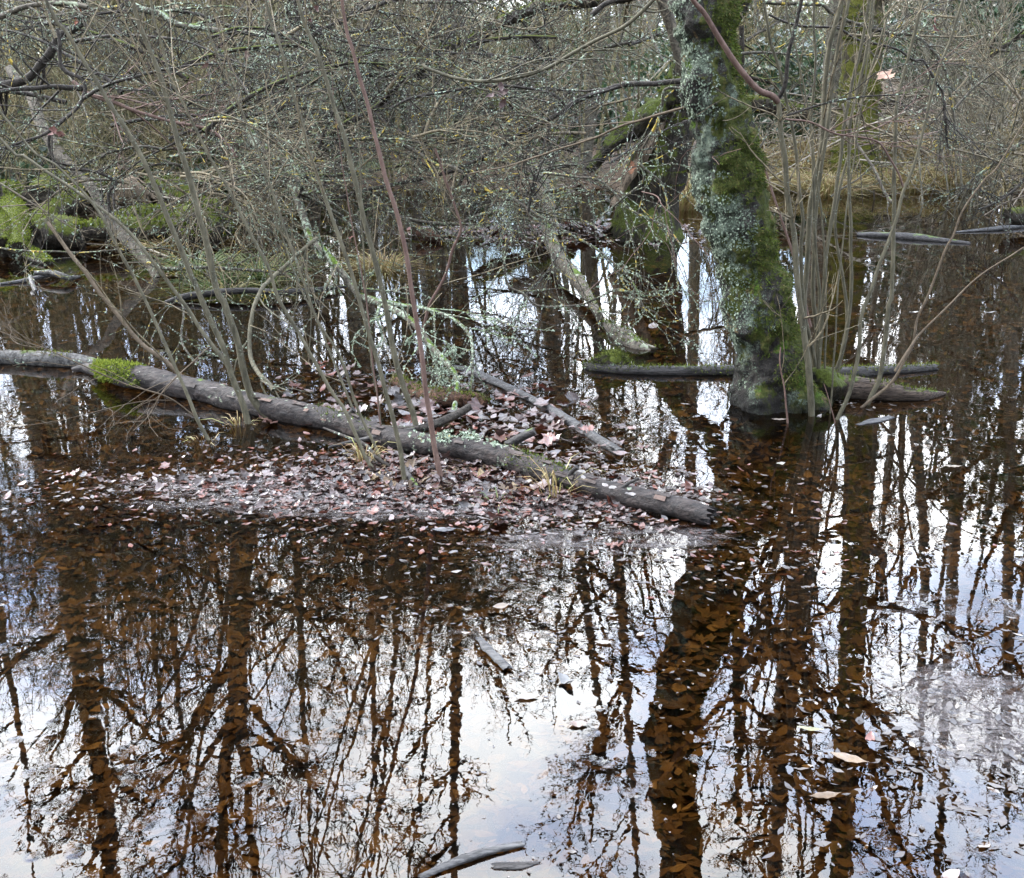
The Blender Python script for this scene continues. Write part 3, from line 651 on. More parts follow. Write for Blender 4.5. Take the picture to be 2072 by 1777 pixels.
# more bare trees farther back
protos = []
for q in range(4):
    h = 14 + 2 * q; lean = rng.normal(size=2) * .6
    P = [[0, 0, -.3], [0, 0, 1.5], [lean[0] * .3, lean[1] * .3, 4.5], [lean[0] * .7, lean[1] * .7, 8.5], [lean[0], lean[1], h]]
    protos.append(make_tree('far_tree', 'bare tree standing far back in the wood', P, [.24, .18, .15, .10, .02], m_far, (16, 8, 6), (.33, 1), (1.8, 4.5), group='trees far back in the wood', seed=60 + q, twig=.005))
spots = []
for q in range(44):
    for _ in range(40):
        y = rng.uniform(24, 62); x = rng.uniform(-.62, .62) * y
        if abs(math.degrees(math.atan2(x, y)) - 8.5) < 2.0 and y < 45: continue
        if abs(math.degrees(math.atan2(x, y)) + .5) < 2.2 and y < 50: continue
        if all((x - a_) ** 2 + (y - b_) ** 2 > 7 for a_, b_ in spots): break
    spots.append((x, y))
for q, (x, y) in enumerate(spots):
    loc = (x, y, gz(x, y) - .05)
    if q < 4: protos[q].location = loc
    else: copy_tree(protos[q % 4], loc, rng.uniform(0, 6.28), rng.uniform(.8, 1.2))

# ------------------------------------------------------------------ evergreen undergrowth
def leafmass(mb, n, cx, cy, cz, sx, sy, sz, size, tm=IVYL, tilt=.9):
    P = nrm(rng.normal(size=(n, 3))) * rng.uniform(.35, 1, (n, 1)) ** .6 * np.array([sx, sy, sz]) + np.array([cx, cy, cz])
    P = P + .25 * np.stack([vnoise(P, 1.5, s_) for s_ in (1, 2, 3)], -1)
    P = P[P[:, 2] > bed(P[:, 0], P[:, 1])]
    scatter(mb, tm, P, rng.uniform(*size, len(P)), tilt)
mb = MB()
for q in range(150):
    y = rng.uniform(25, 52); x = rng.uniform(-.6, .6) * y; h = rng.uniform(.5, 1.15) * (y / 40)
    gap = abs(math.degrees(math.atan2(x, y)) - 8.5) < 2.2
    if gap: h *= .6
    leafmass(mb, int(420 * h), x, y, gz(x, y) + h * .75, rng.uniform(.8, 2.0), rng.uniform(.6, 1.4), h, (.09, .17))
tag(mb.build('undergrowth', m_ivy), 'dark green evergreen undergrowth filling the far wood', 'undergrowth', kind='stuff')
mb = MB()
for q in range(46):
    px = rng.uniform(-60, 480); y = rng.uniform(11.6, 16); p = A(px, 300, y); h = rng.uniform(.15, .5)
    leafmass(mb, 260, p[0], y, gz(p[0], y) + h * .6, rng.uniform(.3, .8), .5, h, (.05, .09))
for q in range(26):
    px = rng.uniform(1505, 1660); y = rng.uniform(16, 21); p = A(px, 200, y); h = rng.uniform(.3, .9)
    leafmass(mb, 240, p[0], y, gz(p[0], y) + h * .8, rng.uniform(.3, .8), .5, h, (.06, .11))
for q in range(110):
    px = rng.uniform(-60, 1380); y = rng.uniform(16, 25); p = A(px, 200, y); h = rng.uniform(.2, .75)
    leafmass(mb, 230, p[0], y, gz(p[0], y) + h * .8, rng.uniform(.3, .8), .5, h, (.06, .11))
tag(mb.build('ivy', m_ivy), 'ivy and bramble leaves spreading over the banks', 'ivy', kind='stuff')
# holly trees at the right
for (px, y, hh, s_, lab) in ((1990, 19.5, 4.6, 1.25, 'dense leafy evergreen holly mirrored at the right'), (2120, 17.5, 5.2, 1.3, 'leafy evergreen holly at the far right margin'), (1850, 26, 4.2, 1.2, 'leafy evergreen holly behind the mossy tree'), (1500, 30, 3.2, 1.0, 'evergreen holly bush far behind the leaning tree')):
    p = A(px, 100, y); b = (p[0], y, gz(p[0], y) - .05)
    r_ = empty('holly_tree', b, lab, 'tree', 'holly trees')
    mb = MB(); q_ = np.array([[b[0], b[1], b[2]], [b[0] + .05, b[1], hh * .5], [b[0], b[1] + .1, hh * 1.25]]); fat(mb, q_, [.11, .08, .02], 10, .1, .08); mb.build('trunk', m_far, r_, b)
    mb = MB()
    for z_ in np.linspace(1.2, hh, 9):
        for _ in range(4):
            ww = s_ * (1.1 - .6 * z_ / hh); leafmass(mb, 170, b[0] + rng.normal() * ww * .6, b[1] + rng.normal() * ww * .5, z_ + rng.normal() * .2, ww * .6, ww * .5, .45, (.06, .11))
    mb.build('foliage', m_ivy, r_, b)

# ------------------------------------------------------------------ the thicket: many stemmed bare shrubs
shr = []
for q in range(7):
    g = np.random.default_rng(300 + q); ns = (9, 12, 7, 14, 10, 8, 12)[q]; H = (3.6, 3.0, 4.2, 2.6, 3.4, 2.4, 3.0)[q]
    b = np.c_[g.normal(size=(ns, 2)) * .22, np.full(ns, -.1)]; d = nrm(np.c_[g.normal(size=(ns, 2)) * (.24 if q not in (3, 5) else .6), np.ones(ns)])
    out = [b]
    for j in range(9):
        d = nrm(d + g.normal(size=(ns, 3)) * .07); out.append(out[-1] + d * H / 9)
    P0 = np.stack(out, 1); R0 = (g.uniform(.010, .023, (ns, 1)) * np.linspace(1, .2, 10)[None])
    mb = MB(); mb.tubes(P0, R0, 5)
    P1, R1 = grow(P0, R0, 9, (.22, .5), (15, 60), (.08, 1), 6, .5, .0045, .03, .16, g); mb.tubes(P1, R1, 3)
    P2, R2 = grow(P1, R1, 4, (.3, .6), (25, 65), (.1, 1), 5, .6, .0036, .0, .2, g); mb.tubes(P2, R2, 3)
    if q in (2, 5): P3, R3 = grow(P2, R2, 2, (.35, .7), (25, 65), (.2, 1), 4, .7, .003, .0, .2, g); mb.tubes(P3, R3, 3)
    o = mb.build('bare_shrub', m_thick[q % 3]); tag(o, 'bare many stemmed shrub in the grey thicket behind the pond', 'shrub', 'bare shrubs of the thicket'); shr.append(o)
n = 0
def put_shrub(x, y, s):
    global n
    if n < 7: o = shr[n]
    else: o = shr[int(rng.integers(0, 7))].copy(); COL.objects.link(o)
    o.location = (x, y, gz(x, y) - .03); o.rotation_euler = (rng.normal() * .12, rng.normal() * .12, rng.uniform(0, 6.28)); o.scale = (s, s, s * rng.uniform(.85, 1.15)); n += 1
for q in range(230):
    y = rng.uniform(14.5, 22) if q < 50 else rng.uniform(24, 52); px = rng.uniform(-120, 2190); x = A(px, 200, y)[0]
    if 1330 < px < 1500 and rng.uniform() < .75: continue
    if 930 < px < 1100 and rng.uniform() < .7: continue
    if px > 1760 and y < 30 and rng.uniform() < .75: continue
    if 1180 < px < 1330 and y < 24 and rng.uniform() < .5: continue
    if 1500 < px < 1880 and y < 18 and rng.uniform() < .7: continue
    put_shrub(x, y, rng.uniform(.55, .85) if y < 22 else rng.uniform(.55, .9))
for q in range(22):
    y = rng.uniform(10.9, 14.5); px = rng.uniform(-100, 520); put_shrub(A(px, 300, y)[0], y, rng.uniform(.45, .75))
for q in range(5):
    y = rng.uniform(12.5, 14.5); px = rng.uniform(1930, 2200); put_shrub(A(px, 300, y)[0], y, rng.uniform(.6, .95))

# tall thin stemmed shrubs whose twigs hang above the view
wil = []
for q in range(3):
    g = np.random.default_rng(500 + q); ns = 5; H = 4.9 + .4 * q
    b = np.c_[g.normal(size=(ns, 2)) * .15, np.full(ns, -.15)]; d = nrm(np.c_[g.normal(size=(ns, 2)) * .2, np.ones(ns)]); out = [b]
    for j in range(11):
        d = nrm(d + g.normal(size=(ns, 3)) * .06); out.append(out[-1] + d * H / 11)
    P0 = np.stack(out, 1); R0 = g.uniform(.016, .028, (ns, 1)) * np.linspace(1, .2, 12)[None]
    mb = MB(); mb.tubes(P0, R0, 6)
    P1, R1 = grow(P0, R0, 22, (.2, .42), (25, 65), (.42, 1), 7, .5, .003, .03, .15, g); mb.tubes(P1, R1, 3)
    P2, R2 = grow(P1, R1, 7, (.3, .6), (25, 65), (.1, 1), 5, .6, .0026, .0, .2, g); mb.tubes(P2, R2, 3)
    P3, R3 = grow(P2, R2, 3, (.35, .7), (25, 65), (.2, 1), 4, .7, .0022, .0, .2, g); mb.tubes(P3, R3, 3)
    o = mb.build('willow_shrub', m_fartwig); tag(o, 'tall willow shrub with thin grey stems and its twigs only high up', 'shrub', 'tall willow shrubs at the water'); wil.append(o)
for q, (px, y) in enumerate(((-60, 12.2), (120, 12.8), (300, 13.4), (420, 12.6), (560, 13.2), (690, 14.2), (800, 14.6), (905, 13.9), (860, 15.5), (1170, 14.6), (1270, 15.2), (210, 15), (640, 16))):
    o = wil[q] if q < 3 else wil[q % 3].copy()
    if q >= 3: COL.objects.link(o)
    x = A(px, 350, y)[0]; o.location = (x, y, gz(x, y)); o.rotation_euler = (0, 0, rng.uniform(0, 6.28)); s_ = rng.uniform(.9, 1.1); o.scale = (s_, s_, s_)
# slim grey poles in the wood behind
pol = []
for q in range(4):
    h = 7 + q; P = [[0, 0, -.2], [0, 0, 1], [rng.normal() * .12, rng.normal() * .1, 3], [rng.normal() * .3, rng.normal() * .3, h]]
    pol.append(make_tree('pole_tree', 'slim pale grey pole tree standing upright in the thicket', P, [.06, .052, .042, .012], m_far, (10, 4, 3), (.35, 1), (.5, 1.4), group='slim pole trees in the thicket', seed=90 + q, amp=.04))
pp = [(95, 15), (236, 14.5), (262, 17), (300, 20), (357, 16), (395, 22), (430, 19), (50, 19), (10, 16.5), (150, 22), (500, 18), (560, 20), (620, 16.5), (660, 23), (735, 21), (790, 17.5), (850, 23), (930, 19), (985, 25), (1130, 24), (1190, 20), (1250, 24), (1530, 22), (1600, 24), (1830, 21), (1900, 18.5), (1960, 23), (2030, 20), (180, 27), (470, 28), (700, 29), (900, 30), (1300, 31), (2000, 28), (1560, 29), (330, 30)]
for q, (px, y) in enumerate(pp):
    x = A(px, 150, y)[0]; loc = (x, y, gz(x, y) - .05); s_ = rng.uniform(.7, 1.3)
    if q < 4: pol[q].location = loc
    else: copy_tree(pol[q % 4], loc, rng.uniform(0, 6.28), s_)

# brushwood lying on the right bank
mb = MB()
def sticks(n_, x0, x1, y0, y1, h, ln):
    x = rng.uniform(x0, x1, n_); y = rng.uniform(y0, y1, n_); z = np.array(bed(x, y)) + rng.uniform(0, 1, n_) ** 1.5 * h + .03
    d = nrm(np.c_[rng.normal(size=n_), rng.normal(size=n_) * .7, rng.normal(size=n_) * .35]); l = rng.uniform(*ln, n_)[:, None]
    c = np.c_[x, y, z]; w = rng.normal(size=(n_, 3)) * .06
    P = np.stack([c - d * l * .5, c - d * l * .17 + w * l, c + d * l * .17 + w * l * .7, c + d * l * .5], 1); P[..., 2] = np.maximum(P[..., 2], np.array(bed(P[..., 0], P[..., 1])) + .01)
    r = rng.uniform(.003, .011, n_)
    mb.tubes(P, r[:, None] * np.array([1, .9, .75, .45])[None], 4)
sticks(420, 3.0, 7.5, 13.3, 20, .9, (.6, 2.4)); sticks(130, 5.0, 7.0, 11.4, 14, .5, (.5, 1.8)); sticks(260, -6.5, 3, 14.2, 20, .7, (.6, 2.2)); sticks(60, -5, -2.2, 9.4, 12.5, .5, (.3, 1.2))
tag(mb.build('brushwood', m_brush), 'pale dead sticks lying crisscross over the banks', 'brushwood', kind='stuff')

# ------------------------------------------------------------------ grass tussocks
def tussock(x, y, r, h, n_, mat, label, group):
    g = rng; z = max(gz(x, y), -.06); mb = MB()
    th = g.uniform(0, 6.283, n_); rr = r * np.sqrt(g.uniform(0, 1, n_)) * .5; b = np.c_[x + np.cos(th) * rr, y + np.sin(th) * rr, np.full(n_, z - .01)]
    out = np.c_[np.cos(th), np.sin(th), 0 * th] + g.normal(size=(n_, 3)) * .35; out[:, 2] = 0; hh = h * g.uniform(.5, 1.2, (n_, 1)); l = r * g.uniform(.4, 1.5, (n_, 1))
    st = []
    for s_ in (0, .35, .7, 1.0):
        st.append(b + out * l * s_ ** 1.6 + np.array([0, 0, 1.0]) * hh * (s_ * 1.5 - .85 * s_ ** 2.4))
    P = np.stack(st, 1); w = nrm(np.cross(out, np.array([0, 0, 1.0])) + g.normal(size=(n_, 3)) * .3)[:, None] * np.array([.004, .0035, .0025, .0004])[None, :, None] * (y / 9 + .2)
    V = np.stack([P - w, P + w], 2); i = np.arange(n_ * 8).reshape(n_, 4, 2)
    mb.add(V.reshape(-1, 3), np.stack([i[:, :-1, 0], i[:, :-1, 1], i[:, 1:, 1], i[:, 1:, 0]], -1).reshape(-1, 4))
    return tag(mb.build('grass_tussock', mat, None, (x, y, z)), label, 'grass', group)
for q in range(46):
    px = rng.uniform(1500, 1930); y = rng.uniform(13.6, 17.5); x = A(px, 380, y)[0]
    tussock(x, y, rng.uniform(.25, .5), rng.uniform(.25, .5), 150, m_straw, 'straw coloured sedge tussock along the far right bank', 'sedge tussocks on the right bank')
p = G(1385, 420); tussock(p[0], p[1], .45, .5, 320, m_straw, 'drooping straw tussock between the two mossy trunks', 'sedge tussocks on the right bank')
p = G(1715, 392); tussock(p[0] - .2, p[1], .5, .35, 320, m_straw, 'straw tussock hugging the foot of the far mossy tree', 'sedge tussocks on the right bank')
p = G(770, 545); tussock(p[0], p[1], .22, .22, 260, m_straw, 'yellow grass tussock standing in the middle of the pond', 'grass tussocks in the pond')
p = G(455, 580); tussock(p[0], p[1], .28, .18, 220, m_green, 'green grass tussock at the foot of the pale fallen trunk', 'grass tussocks in the pond')
p = G(400, 560); tussock(p[0], p[1], .25, .2, 200, m_green, 'green grass tussock in front of the mossy mound', 'grass tussocks in the pond')
p = G(530, 565); tussock(p[0], p[1], .3, .2, 220, m_green, 'green and straw tussock left of the lichen branch', 'grass tussocks in the pond')
p = G(360, 505); tussock(p[0], p[1], .3, .22, 200, m_straw, 'dry grass tussock between log pile and mound', 'grass tussocks in the pond')
p = G(1010, 1020); tussock(p[0], p[1], .07, .09, 26, m_green, 'fresh green grass sprouting from the leaf raft', 'grass tussocks in the pond')
p = G(985, 1035); tussock(p[0], p[1], .05, .06, 14, m_green, 'small grass sprout left of the reddish oak leaf', 'grass tussocks in the pond')
p = G(1130, 1000); tussock(p[0], p[1], .10, .2, 30, m_straw, 'dry grass stalks leaning on the log end', 'grass tussocks in the pond')
p = G(485, 855); tussock(p[0], p[1], .07, .14, 26, m_straw, 'dry grass wisps around the foot of the twin saplings', 'grass tussocks in the pond')
p = G(415, 890); tussock(p[0], p[1], .07, .12, 22, m_straw, 'dry grass wisps at the foot of the lone left sapling', 'grass tussocks in the pond')
p = G(735, 935); tussock(p[0], p[1], .08, .14, 30, m_straw, 'dry grass wisps between the sapling feet on the raft', 'grass tussocks in the pond')
# ------------------------------------------------------------------ logs
def onwater(pix, lift=0.25):                 # points of a floating log: (px, py centre, width px)
    P, R = [], []
    for t in pix:
        px, py, w = t[:3]; extra = t[3] if len(t) > 3 else 0.0
        p = G(px, py, 0); r = wid(w, p); p = G(px, py, r * lift + extra); P.append(p); R.append(r)
    return np.array(P), np.array(R)

def moss_on(root, S, D, count, thr=.1, up=.55, seed=0, h=(.008, .022), sel=None, mat=None, w=.003, name='moss', loc=(0, 0, 0)):
    Dn = np.broadcast_to(D, S.shape)
    k = ((vnoise(S, 5, seed) * .5 + vnoise(S, 14, seed + 1) * .45) + (Dn[..., 2] - up) > thr)
    if sel is not None: k &= sel(S)
    ix = np.argwhere(k)
    if not len(ix): return
    pk = ix[rng.integers(0, len(ix), count)]; mb = MB()
    tufts(mb, S[pk[:, 0], pk[:, 1]] + rng.normal(size=(count, 3)) * .006, Dn[pk[:, 0], pk[:, 1]], h, w)
    return mb.build(name, mat or m_moss, root, loc)

def log(name, label, cat, P, R, mat, moss=0, sides=24, amp=.12, step=.03, seed=0, sc=7, rough_end=.15, group=None, flat=1.0, up=.55, thr=.1, h=(.008, .022), sel=None, ridge=.06, w=.003, mm=None):
    P = np.asarray(P, float); loc = tuple(P[len(P) // 2]); root = empty(name, loc, label, cat, group)
    mb = MB(); S, D = fat(mb, P, R, sides, step, amp, seed, sc, flat, rough_end=rough_end, ridge=ridge); mb.build('wood', mat, root, loc)
    if moss: moss_on(root, S, D, moss, thr, up, seed, h, sel, w=w, loc=loc, mat=mm)
    return root, S, D, loc

# the long log
P, R = onwater([(148, 748, 10), (185, 746, 22), (240, 757, 40, .02), (320, 772, 42, .015), (400, 790, 42), (450, 803, 42), (560, 828, 42), (680, 853, 40), (740, 872, 38), (800, 888, 36), (870, 900, 42), (1000, 922, 46), (1060, 940, 44), (1120, 962, 40), (1200, 985, 38), (1300, 1010, 38), (1380, 1030, 38), (1436, 1046, 36)], .75); R = R * 1.12
lg, S, D, loc = log('fallen_log', 'long dark wet log lying across the pond under the left saplings', 'log', P, R, m_logbark, 0, 44, .17, .011, 3, 7, .3)
S_LOG, D_LOG, LOC_LOG = S, D, loc; m_bplate = islands('bark_plate', [(0, (.012, .009, .008)), (.6, (.05, .034, .028)), (1, (.12, .07, .05))], .7, 0, bump=True, fine=90)
x0 = G(200, 750)[0]; x1 = G(318, 770)[0]
moss_on(lg, S, D, 5200, -.35, .1, 2, (.007, .018), lambda s: np.abs((s[..., 0] - x0) / (x1 - x0) - .5) < .5 - .22 * np.abs(vnoise(s, 9, 77)) - .12 * np.clip(-vnoise(s, 30, 78), 0, 1), w=.003, name='moss', loc=loc, mat=m_mossbr)
x2, x3 = G(1020, 940)[0], G(1150, 965)[0]
moss_on(lg, S, D, 700, .35, -.2, 4, (.006, .014), lambda s: (s[..., 0] > x2) & (s[..., 0] < x3) & (s[..., 2] > .005), mat=m_mossdk, w=.0025, name='moss', loc=loc)
x4, x5 = G(640, 850)[0], G(760, 880)[0]
moss_on(lg, S, D, 350, .2, .1, 6, (.006, .014), lambda s: (s[..., 0] > x4) & (s[..., 0] < x5), mat=m_mossdk, w=.0025, name='moss', loc=loc)
def stub(px, py, px2, py2, w, mat=m_black, up_=.03, nm='branch_stub'):
    a_ = G(px, py, .05); b_ = A(px2, py2, a_[1] - .02); mb = MB(); r = wid(w, a_); fat(mb, [a_, (a_ + b_) / 2 + np.array([0, 0, .004]), b_], [r * 1.15, r, r * .95], 14, .012, .1, 5, 20, rough_end=.1); mb.build(nm, mat, lg, loc)
stub(945, 900, 988, 922, 22); stub(1028, 902, 1082, 872, 18); stub(700, 850, 716, 828, 12); stub(590, 825, 612, 842, 11); stub(1150, 965, 1168, 945, 10); stub(928, 902, 915, 912, 12); stub(1255, 990, 1293, 968, 7); stub(985, 903, 1000, 893, 16, m_rot)
stub(912, 897, 936, 893, 15, m_split)
# lichen rosettes on the log
for (px, py, n_) in ((905, 882, 60), (950, 885, 70), (1005, 897, 30), (880, 890, 30), (840, 880, 20)):
    mb = MB(); c_ = G(px, py, .085); q_ = c_ + rng.normal(size=(n_, 3)) * np.array([.025, .018, .006]); clumps(mb, np.stack([q_, q_ + .001], 1), np.full((n_, 2), .002), n_, (.006, .014)); mb.build('lichen_patch', m_lichen, lg, loc)

P, R = onwater([(-60, 724, 32), (20, 724, 32), (80, 727, 34), (150, 731, 32), (190, 736, 24), (232, 744, 12)], .6)
log('fallen_log', 'smooth grey log entering at the left with pale lichen near its broken tip', 'log', P, R, m_greylog, 160, 22, .07, .03, 8, 6, .4, up=.8)
P, R = onwater([(915, 742, 12), (950, 750, 20), (990, 768, 24), (1060, 800, 22), (1130, 838, 25), (1190, 876, 26), (1254, 916, 24)], .25)
log('driftwood_plank', 'bare grey weathered driftwood branch bent over in the middle', 'driftwood', P, R, m_wet, 0, 14, .10, .02, 6, 10, .2, flat=.7, ridge=.3)
P, R = onwater([(1185, 742, 16), (1210, 744, 26), (1260, 750, 22), (1340, 752, 22), (1420, 752, 24), (1500, 752, 28), (1600, 755, 26), (1700, 755, 26), (1800, 750, 22), (1894, 744, 16)], .35)
log('fallen_log', 'thin moss topped log floating behind the foot of the leaning tree', 'log', P, R, m_black, 2600, 18, .2, .025, 12, 8, .3, up=.25, h=(.006, .016), thr=.1)
P, R = onwater([(1640, 770, 60), (1690, 782, 52), (1760, 790, 46), (1820, 797, 34), (1870, 800, 22), (1912, 796, 6)], .6); R = R * 1.1
log('pointed_log', 'brown rotten log tapering to a point right of the leaning tree', 'log', P, R, bark('weathered_wood', (.022, .016, .012), (.12, .09, .07), s=9, stretch=(.4, 4, 5), moss=.3, bump=.012), 500, 22, .14, .02, 14, 6, .2, ridge=.25, up=.6)
p_ = A(1668, 770, TY + .05); mb = MB(); fat(mb, [p_ + np.array([0, .05, -.12]), p_ + np.array([0, 0, .0]), p_ + np.array([.02, 0, .06])], [.10, .085, .03], 18, .012, .3, 8, 14)
o = mb.build('root_knob', m_back, None, tuple(p_)); tag(o, 'dark knobbly stump between the leaning tree and the pointed log', 'stump')
P, R = onwater([(1735, 476, 14), (1770, 477, 22), (1840, 481, 30), (1900, 487, 20), (1964, 493, 10)], .1)
log('driftwood', 'low dark driftwood log floating far off at the right', 'driftwood', P, R, m_black, 0, 16, .16, .05, 16, 4, .3, flat=.7, ridge=.2)
P, R = onwater([(1930, 470, 6), (1985, 466, 12), (2030, 462, 18), (2075, 455, 22)], .25)
log('driftwood', 'thin pale driftwood plank pointing in from the right edge', 'driftwood', P, R, m_wet, 0, 12, .12, .05, 17, 4, .3, flat=.6)
P, R = onwater([(2040, 440, 28, .1), (2070, 438, 32, .1), (2110, 436, 34, .1)], .4)
log('mossy_log', 'mossy log end reaching in at the right edge of the pond', 'log', P, R, m_mosslog, 300, 16, .12, .05, 18, 4, .3)
P, R = onwater([(1735, 860, 10), (1765, 853, 22), (1805, 844, 16)], .1)
log('bark_piece', 'torn piece of wet bark floating below the pointed log', 'bark', P, R, m_wet, 0, 12, .25, .012, 19, 16, .6, flat=.3)
P, R = onwater([(968, 1290, 14), (990, 1316, 24), (1026, 1350, 22)], .5)
log('wood_chip', 'ridged wood chip floating alone in the middle of the foreground', 'driftwood', P, R, m_wet, 0, 12, .2, .008, 20, 24, .4, flat=.35, ridge=.3)
P, R = onwater([(850, 1775, 18), (920, 1745, 26), (990, 1722, 24), (1058, 1708, 16)], .4)
log('driftwood', 'grey stick floating at the bottom edge of the pond', 'driftwood', P, R, m_wet, 0, 12, .16, .012, 21, 18, .5, flat=.5, ridge=.3)
P, R = onwater([(1000, 1752, 18), (1050, 1752, 20), (1092, 1745, 10)], .1)
log('driftwood', 'short dark wood piece right of the stick at the bottom edge', 'driftwood', P, R, m_black, 0, 12, .2, .012, 22, 18, .5, flat=.4)

# fallen trunk running from the far side towards us and its broken end
P = [A(1040, 318, 11.3), A(1085, 350, 10.9), A(1105, 395, 10.4), A(1112, 440, 9.9), A(1112, 480, 9.4), A(1135, 527, 8.6), A(1165, 562, 8.1), A(1190, 600, 7.6), A(1212, 640, 7.15)]
R = [wid(w, p) for w, p in zip((34, 34, 32, 30, 28, 30, 28, 22, 16), P)]
log('fallen_tree', 'pale fallen trunk with torn wood slanting from the leaf pile into the water', 'log', P, R, m_pale, 500, 22, .12, .04, 24, 5, .2, up=.75)
P = [G(1222, 655, -.02), A(1245, 672, 6.85), A(1268, 690, 6.7), A(1292, 708, 6.55), A(1318, 715, 6.5)]
R = [wid(w, p) for w, p in zip((14, 30, 44, 46, 30), P)]
st, S, D, loc2 = log('broken_stub', 'upturned broken branch end with moss crust resting on the thin mossy log', 'log', P, R, m_pale, 420, 22, .14, .015, 25, 10, .4, up=.5)
mb = MB(); q_ = A(1285, 735, 6.5); fat(mb, [q_ + np.array([-.03, 0, .04]), q_, q_ + np.array([.05, 0, -.04])], [.05, .05, .03], 14, .01, .5, 2, 22); mb.build('rotten_end', m_rot, st, loc2)
mb = MB(); q_ = G(1235, 735, .03); S, D = fat(mb, [q_ + np.array([-.09, 0, -.03]), q_ + np.array([-.03, 0, .01]), q_ + np.array([.04, 0, .02]), q_ + np.array([.09, 0, -.02])], [.02, .045, .05, .02], 16, .012, .5, 4, 18)
o = empty('mossy_clump', q_, 'small black mossy clump at the left end of the thin mossy log', 'stump'); mb.build('wood', m_mosslog, o, tuple(q_)); moss_on(o, S, D, 1200, -.15, .2, 5, (.006, .016), loc=tuple(q_))

# crumbling red wood behind the long log
P, R = onwater([(800, 770, 20), (835, 790, 26), (870, 805, 36), (920, 812, 40), (965, 812, 36), (982, 818, 22)], .35)
rt, S, D, loc3 = log('rotten_log', 'crumbling reddish rotten log with bright moss behind the long log', 'log', P, R, m_rot, 900, 20, .35, .015, 28, 9, .5, up=.45, ridge=.2)
P = [A(768, 866, 4.98), A(840, 868, 4.88), A(880, 858, 4.9), A(930, 836, 4.95), A(952, 822, 4.97)]; R = [wid(w, p) for w, p in zip((12, 14, 17, 17, 16), P)]
log('dead_branch', 'dark bent branch resting over the long log', 'branch', P, R, m_dark, 0, 12, .06, .03, 30, 8, .1)
P = [G(665, 905, .01), A(720, 893, 4.86), A(780, 880, 4.85), A(840, 868, 4.86)]; R = [wid(w, p) for w, p in zip((5, 10, 11, 9), P)]
log('dead_branch', 'thin dark branch touching the water left of the leaf raft', 'branch', P, R, m_black, 0, 10, .08, .03, 31, 8, .1)
P = [G(790, 945, .0), A(760, 925, 4.6), A(740, 900, 4.7), A(690, 880, 4.8), A(655, 866, 4.9)]; R = [wid(w, p) for w, p in zip((9, 8, 7, 6, 4), P)]
log('dead_branch', 'short crooked branch among the sapling feet', 'branch', P, R, m_dark, 0, 10, .08, .03, 32, 8, .1)
P = [G(848, 990, .005), A(830, 968, 4.4), A(818, 945, 4.5)]; R = [wid(w, p) for w, p in zip((12, 12, 9), P)]
log('dead_branch', 'stubby dark branch end lying on the leaf raft', 'branch', P, R, m_black, 0, 10, .12, .02, 33, 12, .3)

# the pile at the left bank
def pile(label, pts_, mat, moss, up=.45, h=(.006, .016), flat=1.0, amp=.2, name='mossy_log', seed=0, re=.12, thr=.27, w=.0035):
    P = [A(px, py, y) for px, py, y, ww in pts_]; R = [wid(ww, p) * 1.2 for (px, py, y, ww), p in zip(pts_, P)]
    return log(name, label, 'log', P, R, mat, int(moss * 2.4), 28, amp, .04, seed, 4, re, 'mossy logs of the heap on the left bank', flat, up, thr + .05, h, w=w, mm=m_mossbr)
pile('mossy log pointing left with a sawn black end, top of the heap', [(50, 465, 10.0, 40), (90, 445, 10.3, 44), (150, 405, 10.8, 42), (200, 385, 11.3, 40), (252, 345, 11.9, 34)], m_mosslog, 1500, .35, seed=41)
pile('moss covered log facing us with a round black end at the heap corner', [(36, 508, 9.35, 42), (32, 470, 9.75, 44), (28, 440, 10.2, 42), (24, 420, 10.6, 40)], m_mosslog, 2200, .1, seed=42, thr=.12)
pile('thick mossy log lying crosswise at the back of the heap', [(270, 348, 11.9, 40), (310, 345, 11.9, 52), (360, 352, 11.9, 50), (408, 350, 11.9, 40)], m_mosslog, 1700, .4, seed=43)
pile('flat bright mossy block at the front of the heap', [(165, 470, 9.75, 34), (200, 466, 9.8, 44), (260, 468, 9.9, 50), (335, 468, 10.0, 44)], m_mosslog, 2600, .35, seed=44, thr=.1)
pile('pale mossy slab behind the flat mossy block', [(240, 448, 10.3, 36), (290, 440, 10.3, 46), (340, 440, 10.4, 40)], m_mosslog, 1500, .4, seed=45)
pile('round mossy hump beside the grass at the right of the heap', [(365, 478, 9.7, 50), (395, 462, 9.8, 86), (425, 462, 9.9, 84), (452, 480, 9.9, 50)], m_mosslog, 4200, .05, seed=46, amp=.25, thr=.08, name='mossy_stump')
pile('log with a dark brown sawn face in the middle of the heap', [(75, 400, 10.5, 50), (105, 388, 10.9, 52), (150, 360, 11.6, 48)], m_mosslog, 900, .5, seed=47)
pile('low green slab sliding into the water at the heap foot', [(52, 508, 9.6, 30), (75, 520, 9.3, 28), (98, 532, 9.1, 14)], m_mosslog, 900, .2, seed=48, flat=.6)
pile('mossy log cut off by the left edge of the view', [(-12, 440, 9.9, 40), (2, 470, 9.6, 44), (8, 500, 9.4, 40)], m_mosslog, 700, .3, seed=49)
pile('yellow green mossy hump at the upper left of the heap', [(-10, 410, 10.8, 50), (20, 400, 10.8, 56), (52, 405, 10.8, 36)], m_mosslog, 1400, .2, seed=50, thr=.1)
pile('dark log lying under the heap by the water', [(70, 480, 9.9, 46), (110, 478, 10.0, 60), (165, 480, 10.0, 50)], m_mosslog, 300, .6, seed=51)
pile('split stump with pale torn wood in the heap', [(245, 400, 10.6, 36), (262, 388, 10.6, 50), (285, 392, 10.6, 44), (298, 408, 10.6, 30)], m_split, 0, seed=52, amp=.5, name='split_stump', re=.6)
